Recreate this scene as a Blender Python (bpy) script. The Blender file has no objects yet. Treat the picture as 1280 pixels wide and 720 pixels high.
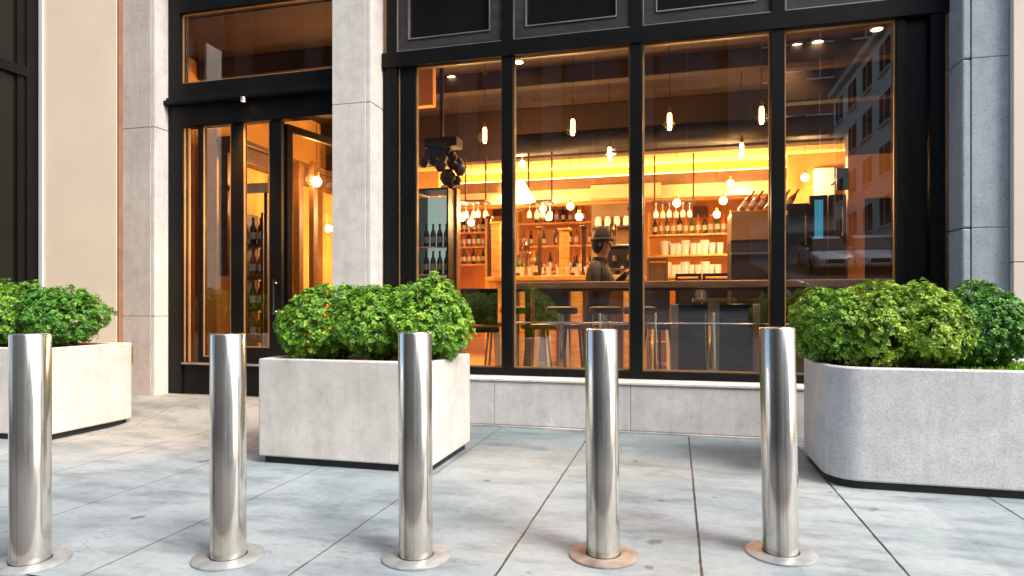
import bpy, bmesh, math, random
from mathutils import Vector, Matrix
random.seed(7)
PI = math.pi
C = bpy.context.scene.collection
# ------------------------------------------------------------------ camera
F, HZ, YAW, CH = 800.0, 382.0, math.radians(14.36), 1.005
ca, sa = math.cos(YAW), math.sin(YAW)
def at(x, y, Y):
    """point of the plane Y=const seen at photo pixel (x, y)"""
    u = (x-640)/F; t = Y/(ca+u*sa)
    return Vector((t*(-sa+u*ca), Y, CH+(HZ-y)/F*t))
def atX(x, Y): return at(x, HZ, Y).x
def atZ(x, y, Y): return at(x, y, Y).z
def on_ground(x, y, z=0.0):
    u = (x-640)/F; t = (CH-z)/((y-HZ)/F)
    return Vector((t*(-sa+u*ca), t*(ca+u*sa), z))
def on_ceiling(x, y, z):
    u = (x-640)/F; t = (z-CH)/((HZ-y)/F)
    return Vector((t*(-sa+u*ca), t*(ca+u*sa), z))
cam = bpy.data.cameras.new('camera'); co = bpy.data.objects.new('camera', cam); C.objects.link(co)
co.location = (0, 0, CH); co.rotation_euler = (PI/2, 0, YAW)
cam.sensor_width = 36; cam.lens = F/1280*36; cam.shift_y = (HZ-360)/1280; cam.clip_end = 2000; cam.clip_start = .05
bpy.context.scene.camera = co

# ------------------------------------------------------------------ materials
def newmat(name):
    m = bpy.data.materials.new(name); m.use_nodes = True
    nt = m.node_tree; return m, nt, nt.nodes['Principled BSDF']
def N(nt, t, **kw):
    n = nt.nodes.new(t)
    for k, v in kw.items(): setattr(n, k, v)
    return n
def ramp(nt, fac, stops):
    r = N(nt, 'ShaderNodeValToRGB'); e = r.color_ramp.elements
    while len(e) < len(stops): e.new(.5)
    for i, (p, c) in enumerate(stops):
        e[i].position = p; e[i].color = (*c, 1) if len(c) == 3 else c
    nt.links.new(fac, r.inputs[0]); return r.outputs[0]
def noise(nt, scale, detail=4, rough=.55, sc=None, coord='Object'):
    tc = N(nt, 'ShaderNodeTexCoord'); out = tc.outputs[coord]
    if sc:
        mp = N(nt, 'ShaderNodeMapping'); mp.inputs['Scale'].default_value = sc
        nt.links.new(out, mp.inputs[0]); out = mp.outputs[0]
    n = N(nt, 'ShaderNodeTexNoise'); n.inputs['Scale'].default_value = scale
    n.inputs['Detail'].default_value = detail; n.inputs['Roughness'].default_value = rough
    nt.links.new(out, n.inputs['Vector']); return n.outputs['Fac']
def mixc(nt, f, a, b, mode='MIX'):
    m = N(nt, 'ShaderNodeMix', data_type='RGBA', blend_type=mode)
    for s, v in ((0, f), (6, a), (7, b)):
        if hasattr(v, 'links') or isinstance(v, bpy.types.NodeSocket): nt.links.new(v, m.inputs[s])
        elif s == 0: m.inputs[s].default_value = v
        else: m.inputs[s].default_value = (*v, 1)
    return m.outputs[2]
def bump(nt, b, h, st=.3, dist=.01):
    n = N(nt, 'ShaderNodeBump'); n.inputs['Strength'].default_value = st; n.inputs['Distance'].default_value = dist
    nt.links.new(h, n.inputs['Height']); nt.links.new(n.outputs[0], b.inputs['Normal'])
def math_(nt, op, a, b=None, c=None):
    n = N(nt, 'ShaderNodeMath', operation=op)
    for i, v in enumerate((a, b, c)):
        if v is None: continue
        if isinstance(v, bpy.types.NodeSocket): nt.links.new(v, n.inputs[i])
        else: n.inputs[i].default_value = v
    return n.outputs[0]
def simple(name, col, rough=.5, metal=0, vary=.15, scale=6, bmp=0, bscale=60, spec=None, sc=None):
    m, nt, b = newmat(name)
    n = noise(nt, scale, sc=sc)
    lo = tuple(c*(1-vary) for c in col); hi = tuple(min(1, c*(1+vary)) for c in col)
    nt.links.new(ramp(nt, n, [(.3, lo), (.7, hi)]), b.inputs['Base Color'])
    b.inputs['Roughness'].default_value = rough; b.inputs['Metallic'].default_value = metal
    if spec is not None: b.inputs['Specular IOR Level'].default_value = spec
    if bmp: bump(nt, b, noise(nt, bscale), bmp, .004)
    return m
def emis(name, col, s):
    m, nt, b = newmat(name)
    b.inputs['Base Color'].default_value = (*col, 1)
    b.inputs['Emission Color'].default_value = (*col, 1); b.inputs['Emission Strength'].default_value = s
    return m
def concrete(name, col, speck=0.0, stain=.25, streak=True, rough=.8, dark=(.12,.11,.10), pits=True):
    m, nt, b = newmat(name)
    n1 = noise(nt, 1.6, 6, .6); n2 = noise(nt, 9, 6, .7)
    lo = tuple(c*(1-stain) for c in col); hi = tuple(min(1, c*(1+stain*.5)) for c in col)
    c = ramp(nt, n1, [(.3, lo), (.62, hi)])
    c = mixc(nt, .35, c, ramp(nt, n2, [(.32, (.55,.54,.52)), (.6, (1,1,1))]), 'MULTIPLY')
    if streak:
        n3 = noise(nt, 3, 5, .7, sc=(3, 3, .25))
        c = mixc(nt, .30, c, ramp(nt, n3, [(.35, (.66,.64,.60)), (.55, (1,1,1))]), 'MULTIPLY')
    if speck:
        v = N(nt, 'ShaderNodeTexVoronoi'); v.inputs['Scale'].default_value = 210
        tc = N(nt, 'ShaderNodeTexCoord'); nt.links.new(tc.outputs['Object'], v.inputs['Vector'])
        sp = N(nt, 'ShaderNodeSeparateColor'); nt.links.new(v.outputs['Color'], sp.inputs[0])
        c = mixc(nt, speck, c, ramp(nt, sp.outputs[0], [(0, (.25,.24,.22)), (.22, (.55,.53,.5)), (.3, (.98,.98,.98)), (.85, (1,1,1)), (.9, (1.25,1.25,1.25))]), 'MULTIPLY')
    if pits:
        n5 = noise(nt, 38, 2, .4)
        c = mixc(nt, .45, c, ramp(nt, n5, [(.265, (.35,.33,.3)), (.30, (1,1,1))]), 'MULTIPLY')
    nt.links.new(c, b.inputs['Base Color']); b.inputs['Roughness'].default_value = rough
    bump(nt, b, noise(nt, 90, 5, .7), .35, .003)
    return m
M = {}
M['planter'] = concrete('planter_concrete', (.70,.665,.61), .12, .12)
M['planter_grit'] = concrete('planter_aggregate', (.68,.68,.675), .32, .08, pits=False)
M['pillar'] = concrete('pillar_stone', (.64,.56,.49), .15, .14)
M['pillar_pale'] = concrete('pillar_pale_stone', (.76,.72,.66), .12, .07, pits=False)
M['pillar_blue'] = concrete('pillar_blue_stone', (.45,.51,.56), .35, .12)
M['sillwall'] = concrete('sill_stone', (.66,.645,.62), .15, .14)
M['channel'] = concrete('channel_mortar', (.45,.43,.39), .3, .5)
M['cream'] = simple('cream_render', (.90,.75,.57), .75, vary=.05, scale=1.2, bmp=.15)
M['cream2'] = simple('peach_render', (.82,.70,.60), .75, vary=.06, scale=1.5, bmp=.15)
M['trim'] = simple('pale_trim', (.66,.66,.66), .5, vary=.05)
M['brown_edge'] = simple('brown_edge', (.32,.15,.08), .6)
M['black'] = simple('black_frame_paint', (.006,.006,.006), .42, vary=.3, scale=3, spec=.18)
M['graphite'] = simple('graphite_sash', (.045,.041,.038), .45, vary=.3, scale=4, sc=(1,1,4), spec=.3)
M['bead'] = simple('aluminium_bead', (.42,.40,.37), .35, .7, vary=.2)
M['bronze'] = simple('warm_edge_bronze', (.42,.24,.10), .4, .3)  # bronze, also the painted interior light on the window edges
M['darkpane'] = simple('tinted_panel', (.010,.0085,.007), .25, vary=.3, scale=2, spec=.35)
M['soil'] = simple('soil', (.10,.05,.028), .95, vary=.5, scale=40, bmp=1, bscale=70)
M['plinth'] = simple('plinth_black', (.02,.02,.02), .7)
M['steel_dark'] = simple('dark_metal', (.05,.045,.04), .35, .6)
M['wood'] = simple('varnished_wood', (.36,.15,.05), .3, vary=.35, scale=5, sc=(1,8,8))
M['wood_gold'] = simple('golden_wood', (.70,.40,.11), .35, vary=.3, scale=4, sc=(1,6,6))
M['wood_dark'] = simple('dark_wood', (.07,.028,.012), .4, vary=.4, scale=3, sc=(1,6,6))
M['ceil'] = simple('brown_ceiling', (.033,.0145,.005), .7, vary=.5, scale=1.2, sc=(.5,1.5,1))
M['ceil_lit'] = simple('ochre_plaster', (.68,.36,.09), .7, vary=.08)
M['orange'] = simple('orange_wall', (.74,.39,.09), .65, vary=.12, scale=1.5)
M['tan'] = simple('tan_wall', (.58,.34,.16), .6, vary=.08, scale=1)
M['creamwall'] = simple('cream_fascia', (.75,.55,.30), .6, vary=.05)
M['darkin'] = simple('dark_interior', (.010,.007,.005), .6, vary=.3)
M['brownpanel'] = simple('brown_panel', (.20,.115,.05), .45, vary=.25, scale=2)
M['brass'] = simple('brass', (.80,.52,.18), .22, 1, vary=.1)
M['chrome'] = simple('chrome', (.7,.7,.7), .15, 1, vary=.05)
M['white'] = simple('white_ceramic', (.75,.72,.70), .25, vary=.04)
M['palegreen'] = simple('pale_green_metal', (.36,.42,.38), .4, vary=.08)
M['fabric'] = simple('dark_cloth', (.006,.005,.006), .9, vary=.3, scale=10)
M['skin'] = simple('skin', (.45,.24,.15), .5, vary=.05)
M['asphalt'] = simple('asphalt', (.085,.085,.088), .85, vary=.25, scale=3, bmp=.4, bscale=120)
M['kerb'] = concrete('kerb_concrete', (.36,.35,.33), .3, .3)
M['tyre'] = simple('tyre_rubber', (.02,.02,.02), .8)
M['rim'] = simple('alloy_rim', (.55,.55,.56), .25, .9)
M['bottle_dark'] = simple('dark_bottle_glass', (.03,.015,.008), .1, vary=.2)
M['bottle_amber'] = simple('amber_bottle_glass', (.42,.13,.02), .1, vary=.3)
M['bottle_green'] = simple('green_bottle_glass', (.04,.09,.03), .1, vary=.3)
M['label'] = simple('paper_label', (.65,.6,.5), .6)
M['leafpot'] = simple('dark_pot', (.03,.02,.015), .5)
M['coolerback'] = emis('cooler_lining', (.50,.66,.60), .28)
M['screen'] = emis('blue_screen', (.02,.16,.25), .6)
M['stripe_and_frame'] = simple('grey_stripe_and_frame', (.10,.09,.075), .8)
M['bulb'] = emis('filament', (1,.42,.08), 16)
M['bulbw'] = emis('warm_bulb', (1,.55,.16), 14)
M['down'] = emis('downlight_lens', (1,.72,.45), 11)
M['cove'] = emis('cove_strip', (1,.60,.16), 7)
M['shade'] = emis('glowing_shade', (1,.62,.25), 3)
M['stem'] = simple('shrub_bark', (.09,.05,.03), .9)

def brushed():
    m, nt, b = newmat('brushed_steel')
    n = noise(nt, 2.0, 3, .5, sc=(1,1,90)); v = noise(nt, 1.0, 3, .5, sc=(22,22,.10)); n2 = noise(nt, 5, 4, .6, sc=(2,2,1))
    c = ramp(nt, v, [(.34, (.38,.35,.31)), (.46, (.70,.67,.61)), (.60, (.88,.85,.79))])  # upright polish streaks, their tones also imitating reflected bands
    c = mixc(nt, .4, c, ramp(nt, n2, [(.35, (.78,.76,.72)), (.6, (1,1,1))]), 'MULTIPLY')
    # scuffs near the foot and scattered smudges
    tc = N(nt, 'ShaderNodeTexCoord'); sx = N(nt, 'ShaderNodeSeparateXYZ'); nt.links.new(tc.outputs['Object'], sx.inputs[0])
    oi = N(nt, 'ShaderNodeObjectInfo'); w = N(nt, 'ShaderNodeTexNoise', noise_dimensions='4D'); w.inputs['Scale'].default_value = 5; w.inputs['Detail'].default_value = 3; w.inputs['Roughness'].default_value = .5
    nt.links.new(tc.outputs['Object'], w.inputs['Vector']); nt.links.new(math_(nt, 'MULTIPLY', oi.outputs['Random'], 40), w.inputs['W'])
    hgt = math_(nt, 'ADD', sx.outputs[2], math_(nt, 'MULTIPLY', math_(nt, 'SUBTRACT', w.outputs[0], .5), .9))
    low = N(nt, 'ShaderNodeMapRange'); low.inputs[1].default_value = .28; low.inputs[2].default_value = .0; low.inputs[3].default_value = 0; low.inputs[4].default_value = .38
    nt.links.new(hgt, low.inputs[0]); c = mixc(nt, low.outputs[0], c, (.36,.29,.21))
    nt.links.new(c, b.inputs['Base Color']); b.inputs['Metallic'].default_value = .9
    rr = ramp(nt, v, [(.35, (.23,)*3), (.6, (.12,)*3)]); nt.links.new(mixc(nt, .4, rr, ramp(nt, w.outputs[0], [(.4, (.13,)*3), (.62, (.24,)*3)])), b.inputs['Roughness'])
    tg = N(nt, 'ShaderNodeTangent', direction_type='RADIAL', axis='Z'); nt.links.new(tg.outputs[0], b.inputs['Tangent']); b.inputs['Anisotropic'].default_value = .45
    return m
M['steel'] = brushed()

def glassmat(name, tint=(1,1,1), base=.05, gain=1.0):
    m = bpy.data.materials.new(name); m.use_nodes = True; nt = m.node_tree
    for n in list(nt.nodes): nt.nodes.remove(n)
    o = N(nt, 'ShaderNodeOutputMaterial'); mx = N(nt, 'ShaderNodeMixShader')
    t = N(nt, 'ShaderNodeBsdfTransparent'); g = N(nt, 'ShaderNodeBsdfGlossy')
    t.inputs[0].default_value = (*tint, 1); g.inputs['Roughness'].default_value = 0.0
    g.inputs[0].default_value = (1,1,1,1)
    lw = N(nt, 'ShaderNodeLayerWeight'); lw.inputs[0].default_value = .25
    f = math_(nt, 'MULTIPLY_ADD', lw.outputs['Fresnel'], gain, base)
    # a very faint waviness of the float glass
    nz = noise(nt, .7, 2, .4); bp = N(nt, 'ShaderNodeBump'); bp.inputs['Strength'].default_value = .05; bp.inputs['Distance'].default_value = .02
    nt.links.new(nz, bp.inputs['Height']); nt.links.new(bp.outputs[0], g.inputs['Normal'])
    nt.links.new(f, mx.inputs[0]); nt.links.new(t.outputs[0], mx.inputs[1]); nt.links.new(g.outputs[0], mx.inputs[2])
    nt.links.new(mx.outputs[0], o.inputs[0]); return m
M['glass'] = glassmat('window_glass', (.97,.97,.96), .085, .72)
M['doorglass'] = glassmat('door_glass', (.97,.97,.95), .03, .8)
M['carglass'] = simple('car_window', (.015,.02,.022), .05, vary=.1)

def sidewalk_mat():
    m, nt, b = newmat('sidewalk_slabs')
    tc = N(nt, 'ShaderNodeTexCoord'); sx = N(nt, 'ShaderNodeSeparateXYZ'); nt.links.new(tc.outputs['Object'], sx.inputs[0])
    wob = math_(nt, 'MULTIPLY', math_(nt, 'SUBTRACT', noise(nt, 3, 4, .6), .5), .010)
    p = math_(nt, 'DIVIDE', math_(nt, 'ADD', math_(nt, 'ADD', sx.outputs[0], .65), wob), .745)
    pf = math_(nt, 'FRACT', math_(nt, 'ADD', p, 100.5))
    d = math_(nt, 'MULTIPLY', math_(nt, 'ABSOLUTE', math_(nt, 'SUBTRACT', pf, .5)), .745)
    lw_ = math_(nt, 'MULTIPLY_ADD', noise(nt, 9, 3, .6), .009, .0012)
    side = N(nt, 'ShaderNodeMapRange'); side.inputs[1].default_value = -1.6; side.inputs[2].default_value = -.3; side.inputs[3].default_value = .5; side.inputs[4].default_value = .95
    nt.links.new(sx.outputs[0], side.inputs[0]); lw_ = math_(nt, 'MULTIPLY', lw_, side.outputs[0])
    line = math_(nt, 'LESS_THAN', d, lw_)
    # long cross joint of the kerb row and of the wall row, outside the slab field
    slab = math_(nt, 'FLOOR', math_(nt, 'ADD', p, 100.5))
    wn = N(nt, 'ShaderNodeTexWhiteNoise', noise_dimensions='1D'); nt.links.new(slab, wn.inputs['W'])
    n1 = noise(nt, .9, 6, .62, sc=(1,1.7,1)); n2 = noise(nt, 3.2, 8, .68, sc=(.7,1.8,1)); n3 = noise(nt, 22, 6, .75)
    c = ramp(nt, n1, [(.3, (.24,.30,.305)), (.5, (.385,.43,.43)), (.7, (.455,.485,.48))])
    c = mixc(nt, .75, c, ramp(nt, n2, [(.30, (.36,.42,.45)), (.52, (1,1,1)), (.75, (1.08,1.07,1.05))]), 'MULTIPLY')
    c = mixc(nt, .30, c, ramp(nt, n3, [(.35, (.55,.55,.55)), (.55, (1,1,1))]), 'MULTIPLY')
    c = mixc(nt, .55, c, ramp(nt, wn.outputs[0], [(0, (.72,.75,.78)), (1, (1.1,1.08,1.05))]), 'MULTIPLY')
    # darker blue-grey band towards the wall, with a ragged edge
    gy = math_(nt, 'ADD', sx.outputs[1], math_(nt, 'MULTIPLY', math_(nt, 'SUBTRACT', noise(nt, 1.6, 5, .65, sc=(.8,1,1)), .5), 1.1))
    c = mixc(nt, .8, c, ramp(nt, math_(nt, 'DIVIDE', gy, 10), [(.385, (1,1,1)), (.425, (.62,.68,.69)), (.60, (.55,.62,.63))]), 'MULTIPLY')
    # dark spots: gum and stains
    c = mixc(nt, .75, c, ramp(nt, noise(nt, 7, 2, .4), [(.235, (.25,.27,.28)), (.275, (1,1,1))]), 'MULTIPLY')
    # hairline cracks across the slabs
    crk = noise(nt, 1.5, 5, .6, sc=(.35,1.1,1)); cd = math_(nt, 'ABSOLUTE', math_(nt, 'SUBTRACT', crk, .56))
    c = mixc(nt, .5, c, ramp(nt, cd, [(0, (.45,.46,.47)), (.0035, (1,1,1))]), 'MULTIPLY')
    c = mixc(nt, line, c, (.045,.042,.04))
    nt.links.new(c, b.inputs['Base Color'])
    nt.links.new(ramp(nt, n2, [(.3, (.42,)*3), (.6, (.66,)*3)]), b.inputs['Roughness'])
    h = math_(nt, 'SUBTRACT', math_(nt, 'MULTIPLY', noise(nt, 70, 5, .7), .25), line)
    bump(nt, b, h, .35, .004)
    return m
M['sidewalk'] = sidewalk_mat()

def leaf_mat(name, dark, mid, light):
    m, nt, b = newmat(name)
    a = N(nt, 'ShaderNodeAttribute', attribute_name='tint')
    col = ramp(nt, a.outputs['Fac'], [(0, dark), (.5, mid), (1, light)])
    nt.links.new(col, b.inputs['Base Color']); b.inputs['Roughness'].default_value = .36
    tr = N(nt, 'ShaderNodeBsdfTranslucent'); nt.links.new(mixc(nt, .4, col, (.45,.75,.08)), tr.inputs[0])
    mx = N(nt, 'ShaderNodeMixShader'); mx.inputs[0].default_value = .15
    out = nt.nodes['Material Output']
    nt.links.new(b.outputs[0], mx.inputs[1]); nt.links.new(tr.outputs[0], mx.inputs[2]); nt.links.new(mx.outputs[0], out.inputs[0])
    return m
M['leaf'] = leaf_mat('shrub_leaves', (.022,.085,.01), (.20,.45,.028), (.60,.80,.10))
M['leaf_yellow'] = leaf_mat('shrub_leaves_yellow', (.05,.14,.012), (.28,.47,.03), (.68,.76,.09))
M['leaf_deep'] = leaf_mat('shrub_leaves_deep', (.02,.085,.012), (.08,.29,.02), (.25,.52,.05))

def facade_mat(name, wall, win, sx, sz, fw=.55, fh=.6):
    return simple(name, wall, .7, vary=.12, scale=.4, bmp=.1)

# ------------------------------------------------------------------ mesh builders
class MB:
    def __init__(s): s.v = []; s.f = []; s.sm = []
    def add(s, vs, fs, smooth=False):
        o = len(s.v); s.v += [tuple(v) for v in vs]; s.f += [tuple(i+o for i in f) for f in fs]; s.sm += [smooth]*len(fs)
        return s
    def box(s, x0, x1, y0, y1, z0, z1, rot=0, piv=None):
        vs = [Vector((x, y, z)) for z in (z0, z1) for y in (y0, y1) for x in (x0, x1)]
        if rot:
            p = Vector(piv) if piv else Vector(((x0+x1)/2, (y0+y1)/2, 0)); R = Matrix.Rotation(rot, 3, 'Z')
            vs = [R @ (v-p)+p for v in vs]
        return s.add(vs, [(0,2,3,1), (4,5,7,6), (0,1,5,4), (2,6,7,3), (0,4,6,2), (1,3,7,5)])
    def tube(s, p0, p1, r0, r1=None, seg=16, caps=True):
        r1 = r0 if r1 is None else r1
        p0, p1 = Vector(p0), Vector(p1); d = (p1-p0).normalized()
        a = d.orthogonal().normalized(); b = d.cross(a)
        vs = []
        for p, r in ((p0, r0), (p1, r1)):
            for k in range(seg):
                th = 2*PI*k/seg; vs.append(p+a*math.cos(th)*r+b*math.sin(th)*r)
        s.add(vs, [(k, (k+1) % seg, seg+(k+1) % seg, seg+k) for k in range(seg)], True)
        if caps:
            s.add(vs[:seg], [tuple(range(seg))[::-1]]); s.add(vs[seg:], [tuple(range(seg))])
        return s
    def path(s, pts, r, seg=8):
        for a, b in zip(pts, pts[1:]): s.tube(a, b, r, seg=seg)
        return s
    def lathe(s, prof, seg=24, c=(0,0,0), smooth=True):
        n = len(prof); vs = []
        for k in range(seg):
            th = 2*PI*k/seg
            for r, z in prof: vs.append((c[0]+r*math.cos(th), c[1]+r*math.sin(th), c[2]+z))
        fs = [(k*n+i, ((k+1) % seg)*n+i, ((k+1) % seg)*n+i+1, k*n+i+1) for k in range(seg) for i in range(n-1)]
        return s.add(vs, fs, smooth)
    def prism(s, pts, z0, z1):
        n = len(pts); vs = [(x, y, z0) for x, y in pts]+[(x, y, z1) for x, y in pts]
        return s.add(vs, [tuple(range(n))[::-1], tuple(range(n, 2*n))]+[(i, (i+1) % n, n+(i+1) % n, n+i) for i in range(n)])
    def sphere(s, c, r, seg=12, rings=8, sc=(1,1,1)):
        prof = [(r*math.sin(PI*i/rings), -r*math.cos(PI*i/rings)) for i in range(rings+1)]
        m = MB().lathe(prof, seg)
        s.add([(c[0]+x*sc[0], c[1]+y*sc[1], c[2]+z*sc[2]) for x, y, z in m.v], m.f, True); return s
    def ring(s, x0, x1, z0, z1, w, y0, y1):
        """a rectangular frame in the XZ plane"""
        s.box(x0, x0+w, y0, y1, z0, z1); s.box(x1-w, x1, y0, y1, z0, z1)
        s.box(x0+w, x1-w, y0, y1, z0, z0+w); s.box(x0+w, x1-w, y0, y1, z1-w, z1); return s
    def build(s, name, mat, parent=None, bevel=0, origin=None, label=None):
        me = bpy.data.meshes.new(name)
        org = Vector(origin) if origin is not None else Vector((0,0,0))
        me.from_pydata([tuple(Vector(v)-org) for v in s.v], [], s.f)
        me.polygons.foreach_set('use_smooth', s.sm); me.update()
        me.materials.append(mat)
        if any(s.sm):
            bm = bmesh.new(); bm.from_mesh(me); bmesh.ops.remove_doubles(bm, verts=bm.verts, dist=1e-5)
            bmesh.ops.recalc_face_normals(bm, faces=bm.faces); bm.to_mesh(me); bm.free()
            me.set_sharp_from_angle(angle=math.radians(40))
        o = bpy.data.objects.new(name, me); C.objects.link(o)
        if parent is not None: o.parent = parent
        if origin is not None: o.location = org
        if bevel:
            b = o.modifiers.new('bevel', 'BEVEL'); b.width = bevel; b.segments = 2; b.limit_method = 'ANGLE'
        if label: o['label'] = label
        return o
def tag(o, label, cat, group=None, kind=None):
    if label: o['label'] = label
    if cat: o['category'] = cat
    if group: o['group'] = group
    if kind: o['kind'] = kind
    return o
def thing(name, label, cat, loc=(0,0,0), rz=0, group=None):
    o = bpy.data.objects.new(name, None); C.objects.link(o); o.location = loc; o.rotation_euler = (0,0,rz)
    return tag(o, label, cat, group)
def copy_thing(o, loc, rz=0, label=None, group=None, parent=None):
    c = o.copy(); C.objects.link(c)
    c.location = loc; c.rotation_euler = (0,0,rz)
    if label: c['label'] = label
    if group: c['group'] = group
    def rec(src, dst):
        for ch in list(src.children):
            d = ch.copy(); C.objects.link(d); d.parent = dst; rec(ch, d)
    rec(o, c); return c

# ------------------------------------------------------------------ setting
def sm(t): t = max(0, min(1, t)); return t*t*(3-2*t)
def gz(x, y): return .13*sm((y-4.3)/.72)*sm((-1.95-x)/.5)
YF = 5.15          # facade plane
KERB = 1.72
m = MB()
xs = [-60, -30, -15, -10]+[-8+.25*i for i in range(65)]+[10, 15, 30, 60]
ys = [KERB+.15, 2.4, 3.2, 4.0]+[4.2+.1*i for i in range(16)]
vs = [(x, y, gz(x, y)) for y in ys for x in xs]; nx = len(xs)
m.add(vs, [(j*nx+i, j*nx+i+1, (j+1)*nx+i+1, (j+1)*nx+i) for j in range(len(ys)-1) for i in range(nx-1)], True)
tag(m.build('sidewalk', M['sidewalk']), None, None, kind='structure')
tag(MB().box(-60, 60, KERB, KERB+.15, -.3, .002).build('kerb', M['kerb'], bevel=.015), None, None, kind='structure')
def hz(y): return -.12 if y > -7 else -.12+.19*(-7-y) if y > -62 else -.12+.19*55
m = MB(); ys = [KERB, 0, -3, -7, -8, -14, -22, -34, -48, -62, -120, -400]
vs = [(x, y, hz(y)) for y in ys for x in (-400, 400)]
m.add(vs, [(2*i, 2*i+2, 2*i+3, 2*i+1) for i in range(len(ys)-1)])
tag(m.build('street', M['asphalt']), None, None, kind='structure')
tag(MB().box(-400, 400, 12.6, 400, -.5, -.2).build('ground', M['asphalt']), None, None, kind='structure')

# ------------------------------------------------------------------ the shop building and its parts
B = thing('shop_building', 'stone fronted corner building with black framed shop windows and open glazed door', 'building', (0, YF, 0))
def bpart(mb, name, mat, bevel=0, label=None, parent=None):
    o = mb.build(name, mat, bevel=bevel, label=label)
    p = parent or B
    o.parent = p
    bpy.context.view_layer.update()
    o.matrix_parent_inverse = p.matrix_world.inverted()
    return o
TOP = 4.6
XL0, XL1, XL2 = -6.20, -5.30, -4.897     # cream wall, left pillar
XP0, XP1 = -2.980, -2.604                # middle pillar
XR0, XR1 = 1.954, 2.24                   # right pillar
YW = YF+.22                               # window frame front
# left projecting wall with its dark window (seen end on)
bpart(MB().box(-7.2, XL0-.28, 5.10, 5.6, -.2, TOP), 'wall', M['cream'])
bpart(MB().box(-7.2, XL0-.02, 3.0, 3.3, -.2, TOP).box(-7.2, XL0-.02, 3.3, 5.10, -.2, .35), 'wall', M['pillar_pale'])
xw = XL0-.06
w1 = bpart(MB().box(xw-.1, xw, 4.98, 5.10, .352, TOP).box(xw-.1, xw, 3.30, 3.40, .352, TOP).box(xw-.1, xw, 3.4, 4.98, 3.28, 3.38)
      .box(xw-.1, xw, 3.4, 4.98, .352, .45).box(xw-.16, xw-.02, 4.90, 4.98, .45, TOP), 'window', M['black'], .004, 'black side window facing the entrance')
bpart(MB().box(xw-.06, xw-.052, 3.4, 4.90, .45, 3.28).box(xw-.06, xw-.052, 3.4, 4.90, 3.38, TOP), 'pane', M['darkpane'], parent=w1)
# cream pilaster + trim strip + its warm-lit side painted as a brown edge
bpart(MB().box(XL0-.05, XL0, 5.085, 5.6, -.2, TOP), 'trim', M['trim'], .004)
bpart(MB().box(XL0+.003, XL1, 5.105, 5.6, -.2, TOP), 'pilaster', M['cream'], .004, 'smooth cream rendered pilaster')
bpart(MB().box(XL1+.002, XL1+.022, 5.11, 5.6, -.2, TOP), 'trim', M['brown_edge'])
# stone pillars, in blocks with fine joints
def pillar(x0, x1, joints, mat, zb=-.2, label=None, pale=None, right=True):
    m = MB(); zs = [zb]+joints+[TOP]
    for a, b in zip(zs, zs[1:]): m.box(x0, x1, YF, YF+.42, a+.003, b-.003)
    m.box(x0+.006, x1-.006, YF+.006, YF+.41, zb, TOP)
    return bpart(m, 'pillar', mat, .003, label)
pillar(XL1+.024, XL2-.045, [.90, 2.74], M['pillar'], label='grey stone pillar beside the entrance')
mm = MB()
for a, b in ((-.2,.90), (.90,2.74), (2.74,TOP)): mm.box(XL2-.043, XL2, YF+.004, YF+.42, a+.003, b-.003)
bpart(mm, 'pillar_return', M['pillar_pale'], .004)
pillar(XP0, XP1-.045, [2.80], M['pillar_pale'], label='pale stone pillar between door and window')
mm = MB()
for a, b in ((-.2,2.80), (2.80,TOP)): mm.box(XP1-.043, XP1, YF+.004, YF+.42, a+.003, b-.003)
bpart(mm, 'pillar_return', M['pillar_pale'], .006)
mm = MB()
for a, b in ((-.2,1.55), (1.55,2.74), (2.74,TOP)): mm.box(XR0, XR0+.055, YF+.004, YF+.42, a+.003, b-.003)
bpart(mm, 'pillar_return', M['pillar_blue'], .012)
pillar(XR0+.057, XR1, [1.55, 2.74], M['pillar_blue'], label='blue grey stone pillar right of the window')
bpart(MB().box(XR1+.002, 6.5, YF-.05, YF+.4, -.2, 1.30).box(XR1+.002, 6.5, YF-.05, YF+.4, 1.306, TOP), 'wall', M['cream2'], .003)
# upper storey carrying on above the picture
bpart(MB().box(-7.2, 6.5, YF-.06, YF+.45, TOP+.003, 9.5), 'wall', M['pillar_pale'], label='stone upper storey')
# bronze plate low on the left pillar
bpart(MB().box(XL1+.06, XL1+.16, YF-.012, YF-.001, .455, .61), 'plate', M['bronze'], .002)
# sill wall under the big window, in blocks, with ledge and channel
m = MB(); cuts = [XP1+.002, -2.5, -1.475, -.35, .75, 1.952]
for a, b in zip(cuts, cuts[1:]): m.box(a+.003, b-.003, YF, YF+.40, .012, .372)
m.box(XP1+.01, 1.94, YF+.006, YF+.39, 0, .37)
sw = bpart(m, 'sill_wall', M['sillwall'], .003)
bpart(MB().box(XP1+.002, 1.952, YF-.012, YF+.40, .375, .397), 'ledge', M['pillar_pale'], .005, parent=sw)
bpart(MB().box(XP1+.1, 1.952, YF-.045, YF-.006, -.01, .012), 'channel', M['channel'], .004, parent=sw)

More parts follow.
